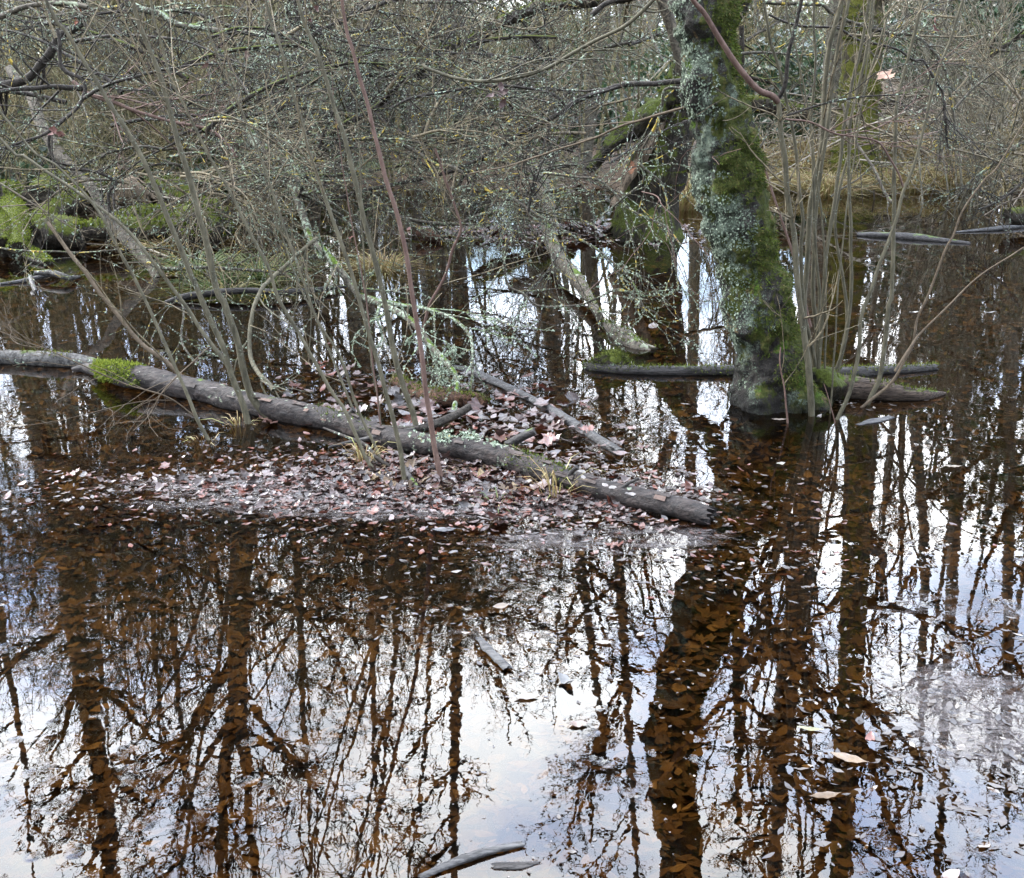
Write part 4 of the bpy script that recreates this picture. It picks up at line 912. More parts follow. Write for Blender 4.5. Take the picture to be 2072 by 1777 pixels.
pile('big dark rounded log under the crosswise log', [(300, 400, 11.0, 60), (340, 405, 11.0, 80), (388, 405, 11.1, 74)], m_mosslog, 700, .5, seed=53)
pile('mossy log end sticking out right of the crosswise log', [(385, 362, 12.2, 30), (420, 345, 12.4, 38), (470, 325, 12.8, 30)], m_mosslog, 900, .3, seed=54)
pile('thin green log reaching right behind the saplings', [(400, 375, 11.6, 20), (450, 362, 11.8, 24), (500, 350, 12.2, 20)], m_mosslog, 500, .3, seed=55)
def far_log(label, pts_, moss, seed, mat=None):
    P = [A(px, py, y) for px, py, y, ww in pts_]; R = [wid(ww, p) for (px, py, y, ww), p in zip(pts_, P)]
    return log('mossy_log', label, 'log', P, R, mat or m_mosslog, moss, 18, .15, .06, seed, 3, .2, 'mossy logs lying beyond the pond', 1, .2, -.1, (.008, .026), w=.007)
far_log('mossy log rising to the right behind the lichen tangle', [(460, 228, 14.5, 26), (520, 205, 14.6, 30), (590, 190, 14.8, 26)], 900, 61)
far_log('bright mossy mound behind the tall left saplings', [(515, 285, 13.6, 40), (550, 268, 13.6, 56), (600, 272, 13.7, 44)], 1500, 62)
far_log('mossy log under the black branch in the middle', [(960, 190, 14, 30), (1000, 220, 13.8, 40), (1050, 250, 13.6, 30)], 1200, 63)
far_log('bright green mossy log left of the split tree', [(1075, 262, 13.4, 24), (1110, 275, 13.2, 34), (1160, 296, 13.0, 26)], 1400, 64)
far_log('long mossy log lying level in the middle distance', [(830, 282, 13.9, 18), (900, 280, 13.9, 24), (980, 283, 13.9, 18)], 900, 65)
far_log('mossy log lying behind the leaning tree on the right bank', [(1500, 210, 15.3, 34), (1560, 215, 15.2, 34), (1640, 232, 15.0, 26)], 900, 66)
far_log('mossy log in the brush near the right edge', [(1760, 215, 17, 22), (1840, 195, 17.5, 24), (1930, 165, 18, 20)], 500, 67)
far_log('thick mossy limb arching at the top of the view', [(880, 105, 9.4, 14), (974, 72, 9.3, 20), (1015, 45, 9.2, 24), (1058, 28, 9.1, 26), (1101, 10, 9.0, 26), (1171, 5, 9.0, 26), (1268, -8, 9.0, 24), (1380, -40, 9.0, 26)], 700, 68)
q_ = A(868, 478, 10.2); mb = MB(); fat(mb, [A(845, 468, 10.25), A(868, 480, 10.2), A(893, 486, 10.15)], [.04, .06, .03], 14, .02, .4, 9, 10, rough_end=.5); tag(mb.build('bark_chunk', m_rot, None, tuple(q_)), 'orange brown rotten chunk left of the far leaf pile', 'bark')
P, R = onwater([(335, 612, 8), (380, 600, 16, .02), (440, 592, 16, .04), (510, 588, 12, .05), (570, 592, 14, .04), (640, 586, 10, .03), (700, 580, 6, .02)], .3)
log('dead_branch', 'dark wavy branch lying level on the water behind the left saplings', 'branch', P, R, m_black, 0, 12, .1, .04, 71, 6, .1)
for q, (lab, pix) in enumerate((('pale forked root sticking out of the water at the left', [(0, 575, 6), (40, 570, 9), (85, 560, 9, .02), (110, 555, 5, .02)]), ('orange tipped branch piece lying at the left by the heap', [(70, 553, 10, .04), (105, 552, 12, .05), (140, 563, 12, .03), (160, 560, 6)]), ('short grey root leg standing by the heap', [(62, 560, 9, .05), (66, 575, 9, .02), (72, 590, 8)]))):
    P, R = onwater(pix, .4); log('dead_branch', lab, 'branch', P, R, m_wet if q != 1 else m_greylog, 0, 10, .1, .03, 72 + q, 8, .2)

# ------------------------------------------------------------------ saplings
def sapling(label, pix, w0, w1, mat, dy=0.0, twigs=14, group=None, top=2.2, Yb=None, name='sapling', lv2=3, ln=(.35, .8), side=None, tr=(.12, .98)):
    b = G(pix[0][0], pix[0][1], 0.0); Y0 = b[1] if Yb is None else Yb
    L = len(pix) - 1
    wf = .82 if (group or '').startswith('saplings clumped') else .9; w0 *= wf; w1 *= wf
    P = [A(px, py, Y0 + dy * k / max(L, 1)) for k, (px, py) in enumerate(pix)]
    P = [P[0] + (P[0] - P[1]) / max(np.linalg.norm(P[0] - P[1]), .01) * .16] + P
    R = [wid(w0 + (w1 - w0) * k / (L + 1), p) for k, p in enumerate(P)]
    if top:
        d = nrm(P[-1] - P[-2]); d = nrm(d + np.array([0, 0, .4])); P += [P[-1] + d * top * .5, P[-1] + nrm(d + np.array([0, 0, .3])) * top]; R += [R[-1] * .7, R[-1] * .25]
    C = spline(np.c_[P, R], 90); C[:, :3] += .0035 * np.stack([vnoise(C[:, :3], 9, s_ + int(pix[0][1])) for s_ in (1, 2, 3)], -1); C[:, :3] += .006 * np.stack([vnoise(C[:, :3], 3.5, s_ + int(pix[0][0])) for s_ in (1, 2, 3)], -1)
    base = (P[1][0], P[1][1], 0); root = empty(name, base, label, 'sapling', group)
    mb = MB(); kn = 1 + .11 * vnoise(C[:, :3], 16, 5); mb.tubes(C[None, :, :3], (C[:, 3] * kn)[None], 10); mb.build('stem', mat, root, base)
    if twigs:
        P1, R1 = grow(C[None, :, :3], C[None, :, 3], twigs, ln, (22, 55), tr, 8, .42, .0016, .05, .10, None, 1.0)
        P2, R2 = grow(P1, R1, lv2, (.3, .6), (25, 55), (.15, .95), 6, .6, .0013, .03, .13)
        for k in range(twigs):  # every side twig is its own part
            mb = MB(); mb.tubes(P1[k:k + 1], R1[k:k + 1], 4); mb.tubes(P2[k * lv2:(k + 1) * lv2], R2[k * lv2:(k + 1) * lv2], 3); mb.build('twig', m_twig, root, base)
    return root, C
LG = 'saplings rising around the long log'
sapling('grey left sapling of the twin pair rising behind the long log', [(504, 856), (494, 819), (470, 763), (450, 703), (420, 639), (393, 573), (363, 493), (337, 427), (300, 347), (260, 270), (217, 203), (167, 123), (133, 63), (93, 0)], 15, 8, m_olive, .1, 9, LG, tr=(.35, .98))
sapling('thickest grey sapling of the twin pair with a bent foot on the log', [(540, 845), (520, 823), (503, 796), (490, 740), (474, 673), (450, 600), (440, 592), (420, 500), (400, 427), (377, 337), (357, 277), (340, 213), (320, 150), (293, 77), (267, 0)], 17, 10, m_olive, .1, 10, LG, tr=(.35, .98))
sapling('long thin sapling leaning far left from the twin pair', [(484, 795), (457, 733), (420, 686), (377, 623), (333, 563), (290, 506), (277, 487), (227, 440), (173, 400), (110, 360), (50, 317), (0, 280)], 10, 6, m_olive, .3, 8, LG, Yb=5.35)
sapling('lone left sapling standing in open water before the log', [(423, 890), (403, 856), (383, 806), (363, 760), (337, 700), (307, 640), (273, 569), (240, 506), (213, 450), (173, 393), (110, 330), (30, 262)], 9, 5, m_olive, .2, 8, LG)
sapling('pale leaning stem ending in the mossy part of the log', [(368, 765), (327, 726), (287, 696), (247, 650), (207, 600), (173, 550), (137, 506), (115, 475), (97, 450)], 11, 8, m_tan, .25, 3, LG, top=0, Yb=5.85)
sapling('straight grey sapling at the left side of the central group', [(844, 895), (841, 856), (824, 796), (801, 723), (778, 609), (755, 510), (734, 427), (711, 333), (691, 260), (667, 187), (633, 83), (603, 0)], 15, 8, m_olive, .15, 9, LG, tr=(.35, .98))
sapling('reddish straight sapling at the right side of the central group', [(893, 968), (882, 915), (874, 866), (861, 773), (848, 673), (834, 592), (811, 467), (781, 360), (758, 267), (744, 200), (711, 93), (691, 0)], 13, 8, m_red, .15, 9, LG, tr=(.3, .98))
sapling('front sapling of the central group with its foot in red leaves', [(818, 975), (798, 863), (774, 773), (748, 673), (728, 603), (691, 500), (660, 400), (633, 320), (607, 240), (580, 143), (560, 67), (540, 0)], 11, 6, m_olive, .2, 9, LG, tr=(.3, .98))
sapling('thin olive sapling curving left out of the central group', [(762, 952), (741, 925), (715, 870), (691, 823), (667, 790), (617, 696), (564, 603), (547, 553), (503, 467), (467, 390), (423, 317), (373, 213), (347, 167), (320, 60), (305, 0)], 10, 5, m_olive, .3, 9, LG, tr=(.3, .98))
sapling('slender sapling beside the thin olive one', [(768, 930), (764, 916), (744, 873), (724, 823), (691, 723), (645, 656), (618, 583), (590, 506), (567, 443), (533, 333), (493, 233), (440, 110), (410, 0)], 8, 4, m_olive, .3, 9, LG, tr=(.3, .98))
sapling('dark thin stem leaning right above the rotten log', [(852, 690), (858, 663), (871, 613), (898, 563), (914, 506), (931, 463), (921, 420), (898, 353), (880, 300)], 8, 5, m_red, .0, 6, LG, top=0, Yb=6.4)
sapling('very thin reddish shoot between the central saplings', [(775, 895), (765, 800), (752, 700), (738, 600), (722, 500), (706, 420)], 4, 2.5, m_red, .1, 3, LG, top=.6)
sapling('very thin olive shoot left of the straight grey sapling', [(770, 862), (760, 780), (748, 690), (740, 590), (736, 500), (732, 420)], 5, 3, m_olive, .1, 3, LG, top=.6)
sapling('short grey sapling leaning left over the dark thin branch', [(748, 880), (720, 830), (690, 770), (670, 720), (640, 640), (600, 560)], 7, 4, m_olive, .2, 4, LG, top=.5)
RG = 'saplings clumped beside the leaning tree'
t1, C1 = sapling('stout brown sapling forking high up in front of the leaning tree', [(1642, 842), (1641, 800), (1636, 760), (1630, 700), (1622, 640), (1615, 580), (1609, 500), (1606, 460), (1595, 400), (1587, 330), (1580, 270), (1573, 205)], 17, 12, m_tan if 0 else m_olive, -.05, 0, RG, top=0)
for nm, pix, w_ in (('limb', [(1573, 205), (1562, 194), (1532, 180), (1492, 133), (1455, 77), (1425, 27), (1402, 0), (1370, -60)], (14, 9)), ('limb', [(1573, 203), (1589, 170), (1595, 110), (1609, 57), (1622, 0), (1640, -70)], (9, 7))):
    P = [A(px, py, C1[89, 1] - .02 * k) for k, (px, py) in enumerate(pix)]; C_ = spline(np.c_[P, [wid(w_[0] + (w_[1] - w_[0]) * k / (len(P) - 1), p) for k, p in enumerate(P)]], 50)
    mb = MB(); mb.tubes(C_[None, :, :3], C_[None, :, 3], 10); mb.build(nm, m_red if w_[0] > 10 else m_dark, t1, tuple(t1.location))
P1, R1 = grow(C1[None, :, :3], C1[None, :, 3], 9, (.3, .8), (30, 70), (.3, .95), 8, .4, .0016, .03, .12, None, 1.0); mb = MB(); mb.tubes(P1, R1, 4); P2, R2 = grow(P1, R1, 3, (.3, .6), (25, 55), (.15, .95), 6, .6, .0013, .03, .13); mb.tubes(P2, R2, 3); mb.build('twigs', m_twig, t1, tuple(t1.location))
def rsap(label, pix, w0, w1, mat=m_olive, Yb=5.45, tw=6, dy=.1, **kw): sapling(label, pix, w0, w1, mat, dy, tw, RG, Yb=Yb, ln=(.3, .75), tr=(.3, .98), **kw)
rsap('stem crossing just right of the forking brown sapling', [(1650, 800), (1648, 740), (1640, 690), (1628, 640), (1624, 590), (1620, 506), (1625, 447), (1619, 400), (1609, 300), (1589, 193), (1569, 110), (1549, 10)], 11, 7, Yb=5.55)
rsap('tall grey stem leaning right, thickest of the clump', [(1655, 790), (1640, 730), (1632, 680), (1627, 606), (1629, 567), (1639, 433), (1649, 367), (1662, 283), (1669, 187), (1679, 83), (1702, 0)], 14, 12, m_olive, 5.75)
rsap('tall grey stem right beside the thickest one', [(1670, 800), (1645, 760), (1652, 680), (1645, 600), (1649, 480), (1658, 367), (1668, 293), (1684, 187), (1700, 67), (1715, 0)], 12, 9, m_olive, 5.65)
rsap('straight upright stem in the middle of the clump', [(1652, 770), (1655, 706), (1659, 600), (1652, 533), (1645, 433), (1645, 333), (1642, 233), (1649, 133), (1649, 0)], 9, 6, m_olive, 5.6)
rsap('greenish stem sweeping up to the right top', [(1650, 780), (1652, 766), (1662, 673), (1669, 573), (1675, 500), (1689, 400), (1699, 333), (1709, 250), (1725, 167), (1755, 27)], 11, 8, m_olive, 5.5)
rsap('stem with a bowed foot curving out of the dark stump', [(1672, 765), (1695, 740), (1712, 673), (1722, 590), (1722, 500), (1719, 400), (1719, 267), (1735, 180), (1752, 110), (1765, 0)], 10, 7, m_olive, 5.7)
rsap('grey stem behind the bowed one', [(1694, 755), (1705, 700), (1716, 640), (1705, 560), (1690, 470), (1700, 380), (1722, 300), (1745, 200), (1790, 60), (1805, 0)], 9, 5, m_olive, 5.9)
rsap('slim knobbly stem standing free right of the clump', [(1762, 806), (1779, 766), (1789, 706), (1799, 606), (1806, 592), (1809, 400), (1812, 300), (1817, 200), (1834, 133), (1862, 0)], 12, 8, m_olive, 5.45)
rsap('stem rising from the water in front of the pointed log', [(1695, 846), (1719, 790), (1735, 723), (1745, 640), (1769, 573), (1789, 513), (1815, 440), (1825, 393), (1849, 333), (1875, 233), (1902, 133), (1949, 0)], 11, 6, m_olive, 5.2)
rsap('tan stem leaning right, the left prong of a low fork', [(1762, 809), (1799, 779), (1829, 733), (1849, 693), (1855, 649), (1882, 589), (1912, 506), (1929, 477), (1949, 423), (2000, 350), (2040, 300)], 8, 4, m_tan, 5.4, 4)
rsap('tan stem leaning far right, the right prong of a low fork', [(1847, 697), (1855, 685), (1899, 636), (1942, 596), (1989, 553), (2062, 506), (2120, 470)], 6, 3, m_tan, 5.4, 4, top=.8)
rsap('thin stem behind the leaning tree, left of the clump', [(1625, 600), (1600, 500), (1573, 420), (1550, 350), (1530, 290), (1520, 260)], 7, 4, m_red, 6.2, 3, top=0)
rsap('thin straight shoot right of the clump middle', [(1680, 840), (1690, 700), (1697, 560), (1712, 430), (1730, 300), (1752, 150), (1770, 0)], 5, 3, m_olive, 5.3, 4)
rsap('thin shoot leaning left at the top of the clump', [(1668, 770), (1672, 640), (1668, 500), (1655, 380), (1640, 250), (1612, 110), (1590, 0)], 6, 4, m_olive, 5.5, 4)
rsap('dark low shoot at the foot of the leaning tree', [(1590, 832), (1588, 790), (1580, 740), (1582, 700)], 5, 3, m_red, 5.15, 2, top=0, dy=.0)
rsap('fine red shoot standing right of the tree foot', [(1688, 848), (1676, 800), (1668, 776)], 3, 2, m_red, 5.15, 0, top=0, dy=.0)

# ------------------------------------------------------------------ fallen branches and the tangle over the pond
def branch(label, pix, Y, w, mat=m_dark, tw=(10, 4, 2), lich=0, name='dead_branch', ln=(.3, .8), group='fallen branches of the tangle', bend=-.01, rt=.0016, twmat=None, wig=.16, ang=(25, 65), kink=.012):
    n_ = len(pix); Ys = np.linspace(Y[0], Y[1], n_) if len(Y) == 2 else Y
    P = np.array([A(px, py, y) for (px, py), y in zip(pix, Ys)]); R = np.array([wid(w[0] + (w[1] - w[0]) * k / (n_ - 1), p) for k, p in enumerate(P)])
    C = spline(np.c_[P, R], 56); C[:, :3] += kink * np.stack([fbm(C[:, :3], 3.0, s_ + int(pix[0][0] + pix[0][1]), 3) for s_ in (1, 2, 3)], -1)
    base = tuple(C[0, :3]); root = empty(name, base, label, 'branch', group)
    mb = MB(); mb.tubes(C[None, :, :3], (C[:, 3] * (1 + .12 * vnoise(C[:, :3], 18, 3)))[None], 9); mb.build('limb', mat, root, base)
    allP = [(C[None, :, :3], C[None, :, 3])]
    if tw[0]:
        mb = MB(); P1, R1 = grow(C[None, :, :3], C[None, :, 3], tw[0], ln, ang, (.1, 1), 9, .5, rt, bend, wig, None, 1.0); mb.tubes(P1, R1, 4); allP.append((P1, R1))
        if tw[1]:
            P2, R2 = grow(P1, R1, tw[1], (.3, .65), (25, 65), (.12, 1), 7, .6, rt * .85, bend, wig * 1.15); mb.tubes(P2, R2, 3); allP.append((P2, R2))
            if tw[2]:
                P3, R3 = grow(P2, R2, tw[2], (.3, .65), (25, 65), (.12, 1), 5, .7, rt * .75, bend, wig * 1.2); mb.tubes(P3, R3, 3)
        mb.build('twigs', twmat or mat, root, base)
    if lich:
        mb = MB()
        for (p_, r_), sh in zip(allP, (.25, .4, .35)): clumps(mb, p_, r_, int(lich * sh), (.004, .011))
        mb.build('lichen', m_lichen, root, base)
    return root
branch('thick black branch sloping down left through the tangle', [(1385, 165), (1340, 168), (1258, 173), (1171, 203), (1118, 237), (1058, 270), (1011, 300), (951, 333), (858, 360), (741, 387), (691, 403), (640, 415)], (7.6, 7.6), (12, 6), m_dark, (22, 5, 2), 500)
branch('olive branch sagging in a long arc at the upper middle', [(855, 130), (868, 140), (941, 163), (1011, 163), (1078, 147), (1158, 107), (1211, 80), (1271, 50), (1325, 0), (1360, -40)], (6.2, 6.0), (7, 8), m_olive, (9, 3, 1), 60)
branch('crooked branch looping over the middle of the pond', [(715, 281), (781, 283), (851, 313), (884, 333), (911, 335), (940, 350), (991, 387), (1051, 424), (1100, 450)], (7.4, 6.9), (9, 6), m_lich, (14, 4, 2), 500)
branch('dark mossy bough rising right behind the tangle', [(640, 300), (691, 257), (758, 220), (814, 170), (858, 143), (924, 107), (991, 80), (1058, 73), (1125, 80)], (8.4, 8.2), (15, 6), m_mosslog, (16, 5, 2), 300, twmat=m_dark)
branch('black broken stub hanging at the top left of the thick tree', [(1290, -20), (1258, 0), (1225, 10), (1198, 32)], (7.5, 7.5), (12, 10), m_dark, (0, 0, 0))
branch('lichen flecked branch arching level under the olive arc', [(788, 220), (830, 203), (891, 190), (984, 177), (1085, 183), (1125, 193), (1145, 213)], (7.0, 7.2), (5, 6), m_dark, (12, 4, 2), 350)
branch('long straight thin branch slanting down from the thick tree', [(1392, 207), (1382, 213), (1258, 257), (1191, 283), (1108, 310), (1020, 335), (950, 352)], (5.6, 6.4), (6, 3), m_tan, (6, 2, 1), 30)
branch('lichen crusted branch hanging before the split tree', [(1410, 180), (1348, 177), (1340, 213), (1325, 257), (1301, 300), (1295, 330), (1301, 367), (1258, 403), (1215, 440)], (6.0, 6.2), (6, 4), m_lich, (6, 3, 1), 420, bend=-.06)
branch('lichen twig branch drooping to the bright water strip', [(1295, 330), (1320, 350), (1345, 377), (1355, 430), (1361, 473), (1366, 540), (1374, 590)], (6.1, 6.0), (5, 2.5), m_lich, (6, 2, 1), 250, bend=-.06)
branch('lichen branch arching down to the right over dark water', [(1100, 350), (1160, 360), (1215, 370), (1278, 424), (1345, 457), (1380, 500)], (6.4, 6.0), (6, 3), m_lich, (8, 3, 1), 350, bend=-.05)
branch('lichen branch fanning out from the leaf pile over the water', [(1010, 380), (1060, 420), (1110, 450), (1180, 490), (1240, 530), (1280, 570), (1300, 610)], (6.9, 6.2), (7, 3), m_lich, (14, 4, 2), 650, bend=-.05)
branch('low lichen branch curling above the mirrored gap', [(1020, 480), (1025, 573), (1058, 596), (1091, 619), (1158, 613), (1198, 603), (1241, 586), (1271, 592), (1305, 616), (1308, 640)], (6.3, 6.0), (5, 3), m_lich, (12, 4, 1), 600, bend=-.02)
branch('dark twiggy branch fanning upward beside the central leaf pile', [(1071, 432), (1078, 377), (1081, 347), (1105, 320), (1140, 300)], (6.6, 6.6), (6, 3), m_dark, (12, 4, 2), 150)
branch('dark branch forking low over the water in the middle', [(1140, 500), (1100, 560), (1065, 600), (1040, 660)], (6.5, 6.2), (5, 3), m_dark, (6, 3, 1), 150)
branch('thick lichen branch running from the left middle down into the leaf raft', [(510, 270), (527, 300), (580, 333), (597, 383), (620, 447), (632, 490), (653, 510), (691, 549), (728, 593), (764, 609), (814, 633), (851, 666), (878, 703), (904, 736), (921, 766), (921, 806), (911, 862)], (8.0, 5.25), (19, 11), m_crust, (20, 4, 2), 3000, name='lichen_branch')
branch('lichen side bough forking off to the right above the driftwood', [(764, 609), (820, 618), (878, 630), (921, 650), (948, 680), (952, 720), (950, 790)], (6.2, 5.6), (8, 5), m_crust, (10, 4, 1), 1000)
branch('pale crooked bough dropping to the log behind the saplings', [(640, 480), (632, 490), (567, 543), (540, 570), (530, 583), (513, 626), (507, 713), (527, 756), (553, 790)], (6.6, 5.5), (8, 9), m_olive, (8, 3, 1), 150)
branch('lichen limb crossing the upper left in a stepped line', [(240, -20), (273, 13), (333, 33), (360, 50), (443, 63), (533, 70), (560, 97), (617, 133), (680, 175), (720, 200)], (8.4, 8.0), (15, 7), m_crust, (18, 5, 2), 900)
branch('black branch rising right from the lichen limb', [(540, 72), (580, 65), (610, 47), (650, 55), (691, 66), (760, 62)], (8.0, 7.8), (8, 5), m_dark, (10, 4, 2), 150)
branch('dark mossy bough curving across the upper left corner', [(180, -30), (167, 0), (160, 50), (123, 73), (100, 113), (60, 157), (20, 170), (-40, 178)], (8.5, 8.5), (14, 20), m_dark, (10, 4, 2), 100)
branch('zigzag black branch in the upper left thicket', [(115, 60), (120, 77), (123, 127), (137, 147), (167, 160), (173, 190), (147, 227), (117, 250), (103, 267), (103, 300), (123, 337), (177, 343), (213, 353), (237, 370), (220, 390), (223, 430)], (7.2, 7.0), (8, 6), m_dark, (14, 4, 2), 150, kink=.006)
branch('brown branch sloping gently right across the left saplings', [(150, 165), (177, 190), (233, 210), (283, 227), (350, 247), (417, 263), (453, 287), (480, 320)], (7.5, 7.3), (9, 5), m_red, (14, 4, 2), 150)
branch('branch sloping down left at the far left edge', [(173, 190), (150, 225), (105, 262), (60, 280), (0, 300), (-40, 310)], (7.1, 6.8), (7, 5), m_dark, (10, 4, 2), 120)
branch('bent grey branch at the top left corner', [(-20, 45), (0, 33), (40, 16), (90, 7), (140, 6), (175, 13)], (7.9, 7.9), (13, 9), m_pale, (8, 4, 2), 150)
branch('lichen branch entering low from the left towards the logs', [(370, 292), (420, 303), (455, 300), (500, 310), (590, 305), (660, 282), (720, 270)], (8.0, 7.6), (8, 5), m_lich, (14, 4, 2), 600)
branch('dark level branch just above the far water', [(560, 350), (600, 355), (690, 355), (760, 345), (830, 330)], (8.6, 8.4), (9, 6), m_mosslog, (12, 4, 2), 300, twmat=m_lich)
branch('green mossy branch dipping to the water left of the leaf pile', [(755, 395), (800, 435), (830, 445), (880, 452), (930, 450), (980, 430), (1030, 425)], (9.0, 8.8), (10, 7), m_lich, (12, 4, 2), 400)
branch('long yellow lichen branch crossing the left in front of the heap', [(-20, 500), (70, 508), (160, 510), (250, 505), (330, 505), (420, 530)], (7.2, 7.0), (4, 3), m_lich, (6, 3, 1), 120)
branch('lichen twigs reaching over the water left of the twin saplings', [(300, 533), (340, 545), (430, 541), (500, 545), (590, 560)], (7.6, 7.2), (9, 6), m_lich, (10, 4, 2), 500)
branch('knotted lichen twig branch above the grey log', [(330, 560), (360, 600), (372, 640), (368, 690), (400, 735)], (6.6, 6.0), (5, 4), m_lich, (8, 4, 1), 350)
branch('leafless twig spray fanning left over the grey log', [(400, 850), (330, 800), (250, 775), (170, 740), (90, 700), (0, 668)], (5.2, 5.0), (3, 2), m_tan, (10, 3, 1), 0, bend=.01, rt=.001)
branch('drooping twig spray in front of the moss patch of the log', [(420, 700), (380, 740), (330, 790), (290, 850), (235, 900)], (5.3, 5.0), (3, 1.5), m_tan, (8, 3, 0), 0, rt=.001)
branch('lichen bough at the upper right crossing the sapling tops', [(1540, 3), (1600, 6), (1662, 10), (1682, 27), (1715, 43), (1795, 70), (1849, 73), (1902, 120), (1922, 193), (1935, 263)], (8.2, 8.2), (9, 5), m_lich, (14, 4, 2), 600)
branch('dark wavy branch crossing the upper right saplings', [(1560, 30), (1615, 50), (1692, 57), (1732, 80), (1809, 97), (1849, 123), (1869, 123), (1892, 167), (1909, 200), (1915, 300)], (6.4, 6.6), (5, 5), m_dark, (12, 4, 2), 80)
branch('thin arched twig springing from the sapling clump', [(1590, 238), (1640, 245), (1690, 270), (1740, 278), (1780, 290), (1805, 330), (1825, 380)], (5.4, 5.5), (4, 4), m_red, (6, 2, 1), 0)
branch('slim side branch reaching right from the forking sapling', [(1580, 240), (1640, 222), (1700, 207), (1760, 195), (1830, 188)], (5.25, 5.3), (5, 2.5), m_dark, (4, 2, 1), 0)
branch('mossy bough above the right bank brushwood', [(1980, 130), (2020, 100), (2060, 75), (2110, 50)], (12, 12), (12, 10), m_mosslog, (10, 4, 2), 100)
branch('drooping branch at the right edge near the water', [(2090, 280), (2050, 300), (2010, 330), (1960, 370), (1930, 410)], (11.0, 11.0), (8, 4), m_lich, (14, 4, 2), 400)
branch('second drooping branch at the right edge above the plank', [(2100, 330), (2060, 380), (2020, 410), (1980, 425)], (10.5, 10.3), (7, 4), m_dark, (12, 4, 2), 150)
branch('mossy stub reaching right out of the leaning tree', [(1500, 50), (1502, 120), (1505, 150), (1530, 158), (1570, 170)], (9.5, 9.5), (10, 8), m_mosslog, (4, 3, 1), 60)
branch('pale stick leaning behind the sapling clump', [(1705, 210), (1728, 280), (1760, 330), (1790, 390), (1805, 410)], (9.5, 9.0), (6, 6), m_pale, (4, 2, 1), 30)
branch('low twig crossing the dark water right of the split tree', [(1300, 390), (1330, 400), (1345, 420), (1400, 475), (1440, 520)], (6.0, 5.6), (2.5, 1.5), m_red, (3, 2, 0), 0)

# pale fallen trunk at the left
P = [A(20, 140, 9.9), A(33, 160, 9.8), A(63, 193, 9.7), A(83, 250, 9.5), A(127, 320, 9.3), A(180, 373, 9.1), A(207, 420, 9.0), A(253, 483, 8.85), A(300, 533, 8.7), A(318, 565, 8.6)]
R = [wid(w, p) for w, p in zip((20, 20, 22, 24, 24, 22, 22, 24, 20, 14), P)]
log('fallen_tree', 'pale bare fallen trunk slanting down from the upper left into the water', 'log', P, R, m_pale, 250, 18, .08, .05, 81, 5, .1, up=.8)
P = [A(1395, 175, 9.0), A(1380, 130, 9.0), A(1360, 60, 9.0), A(1342, 0, 9.0), A(1320, -80, 9.0)]; R = [wid(w, p) for w, p in zip((18, 24, 24, 26, 26), P)]
log('leaning_pole', 'bare purple grey dead pole leaning behind the thick tree', 'tree', P, R, m_pale, 0, 14, .05, .06, 82, 5, .1)

# darker arching limbs crossing in the upper left and middle
for q in range(20):
    px, py = rng.uniform(40, 1150), rng.uniform(60, 330); sg = rng.choice([-1, 1]); an = rng.uniform(-.1, .8); L_ = rng.uniform(320, 620); pix = []
    for k in range(8):
        pix.append((px, py)); px += math.cos(an) * sg * L_ / 7; py -= math.sin(an) * L_ / 7; an -= rng.uniform(.02, .22)
    y0 = rng.uniform(6.8, 9.0)
    if max(p_[1] for p_ in pix) > 440 or any(1190 < p_[0] < 1395 for p_ in pix): continue
    branch('dark arching limb with pale lichen edges crossing the tangle', pix, (y0, y0 + rng.normal() * .5), (rng.uniform(7, 12), 3), m_dark if q % 3 else m_mosslog, (12, 4, 1), int(rng.uniform(250, 600)), group='dark arching limbs of the tangle', rt=.002, twmat=m_dark)
# leaves resting on the log
for q, (px, py, c_) in enumerate(((1180, 966, (.3, .27, .26)), (1205, 970, (.36, .22, .2)), (1225, 982, (.3, .26, .25)), (1240, 987, (.33, .3, .28)), (1258, 990, (.28, .24, .24)), (1275, 1000, (.32, .28, .26)), (430, 785, (.36, .3, .28)), (520, 806, (.3, .24, .22)))):
    p_ = G(px, py, .09); lone(px, py, .05, ROUND if q % 2 else OVAL, tuple(v * 1.2 for v in c_), 'small faded leaf resting on top of the long log', rng.uniform(0, 6), z=.088, tilt=.35, group='leaves resting on the long log')
# bark plates lifting off the log
mb = MB(); ii = rng.integers(20, S_LOG.shape[0] - 12, 90); jj = rng.integers(0, S_LOG.shape[1], 90)
for a_, b_ in zip(ii, jj):
    la, lb = int(rng.integers(3, 9)), int(rng.integers(2, 5)); g_ = []
    for u_ in range(la):
        for v_ in range(lb): 
            jx = (b_ + v_) % S_LOG.shape[1]; g_.append(S_LOG[a_ + u_, jx] + D_LOG[0, jx] * (.003 + .006 * abs(v_ - lb * .5) / lb + rng.uniform(0, .002)))
    i_ = np.arange(la * lb).reshape(la, lb); mb.add(np.array(g_), np.stack([i_[:-1, :-1], i_[:-1, 1:], i_[1:, 1:], i_[1:, :-1]], -1))
mb.build('loose_bark', m_bplate, lg, LOC_LOG)
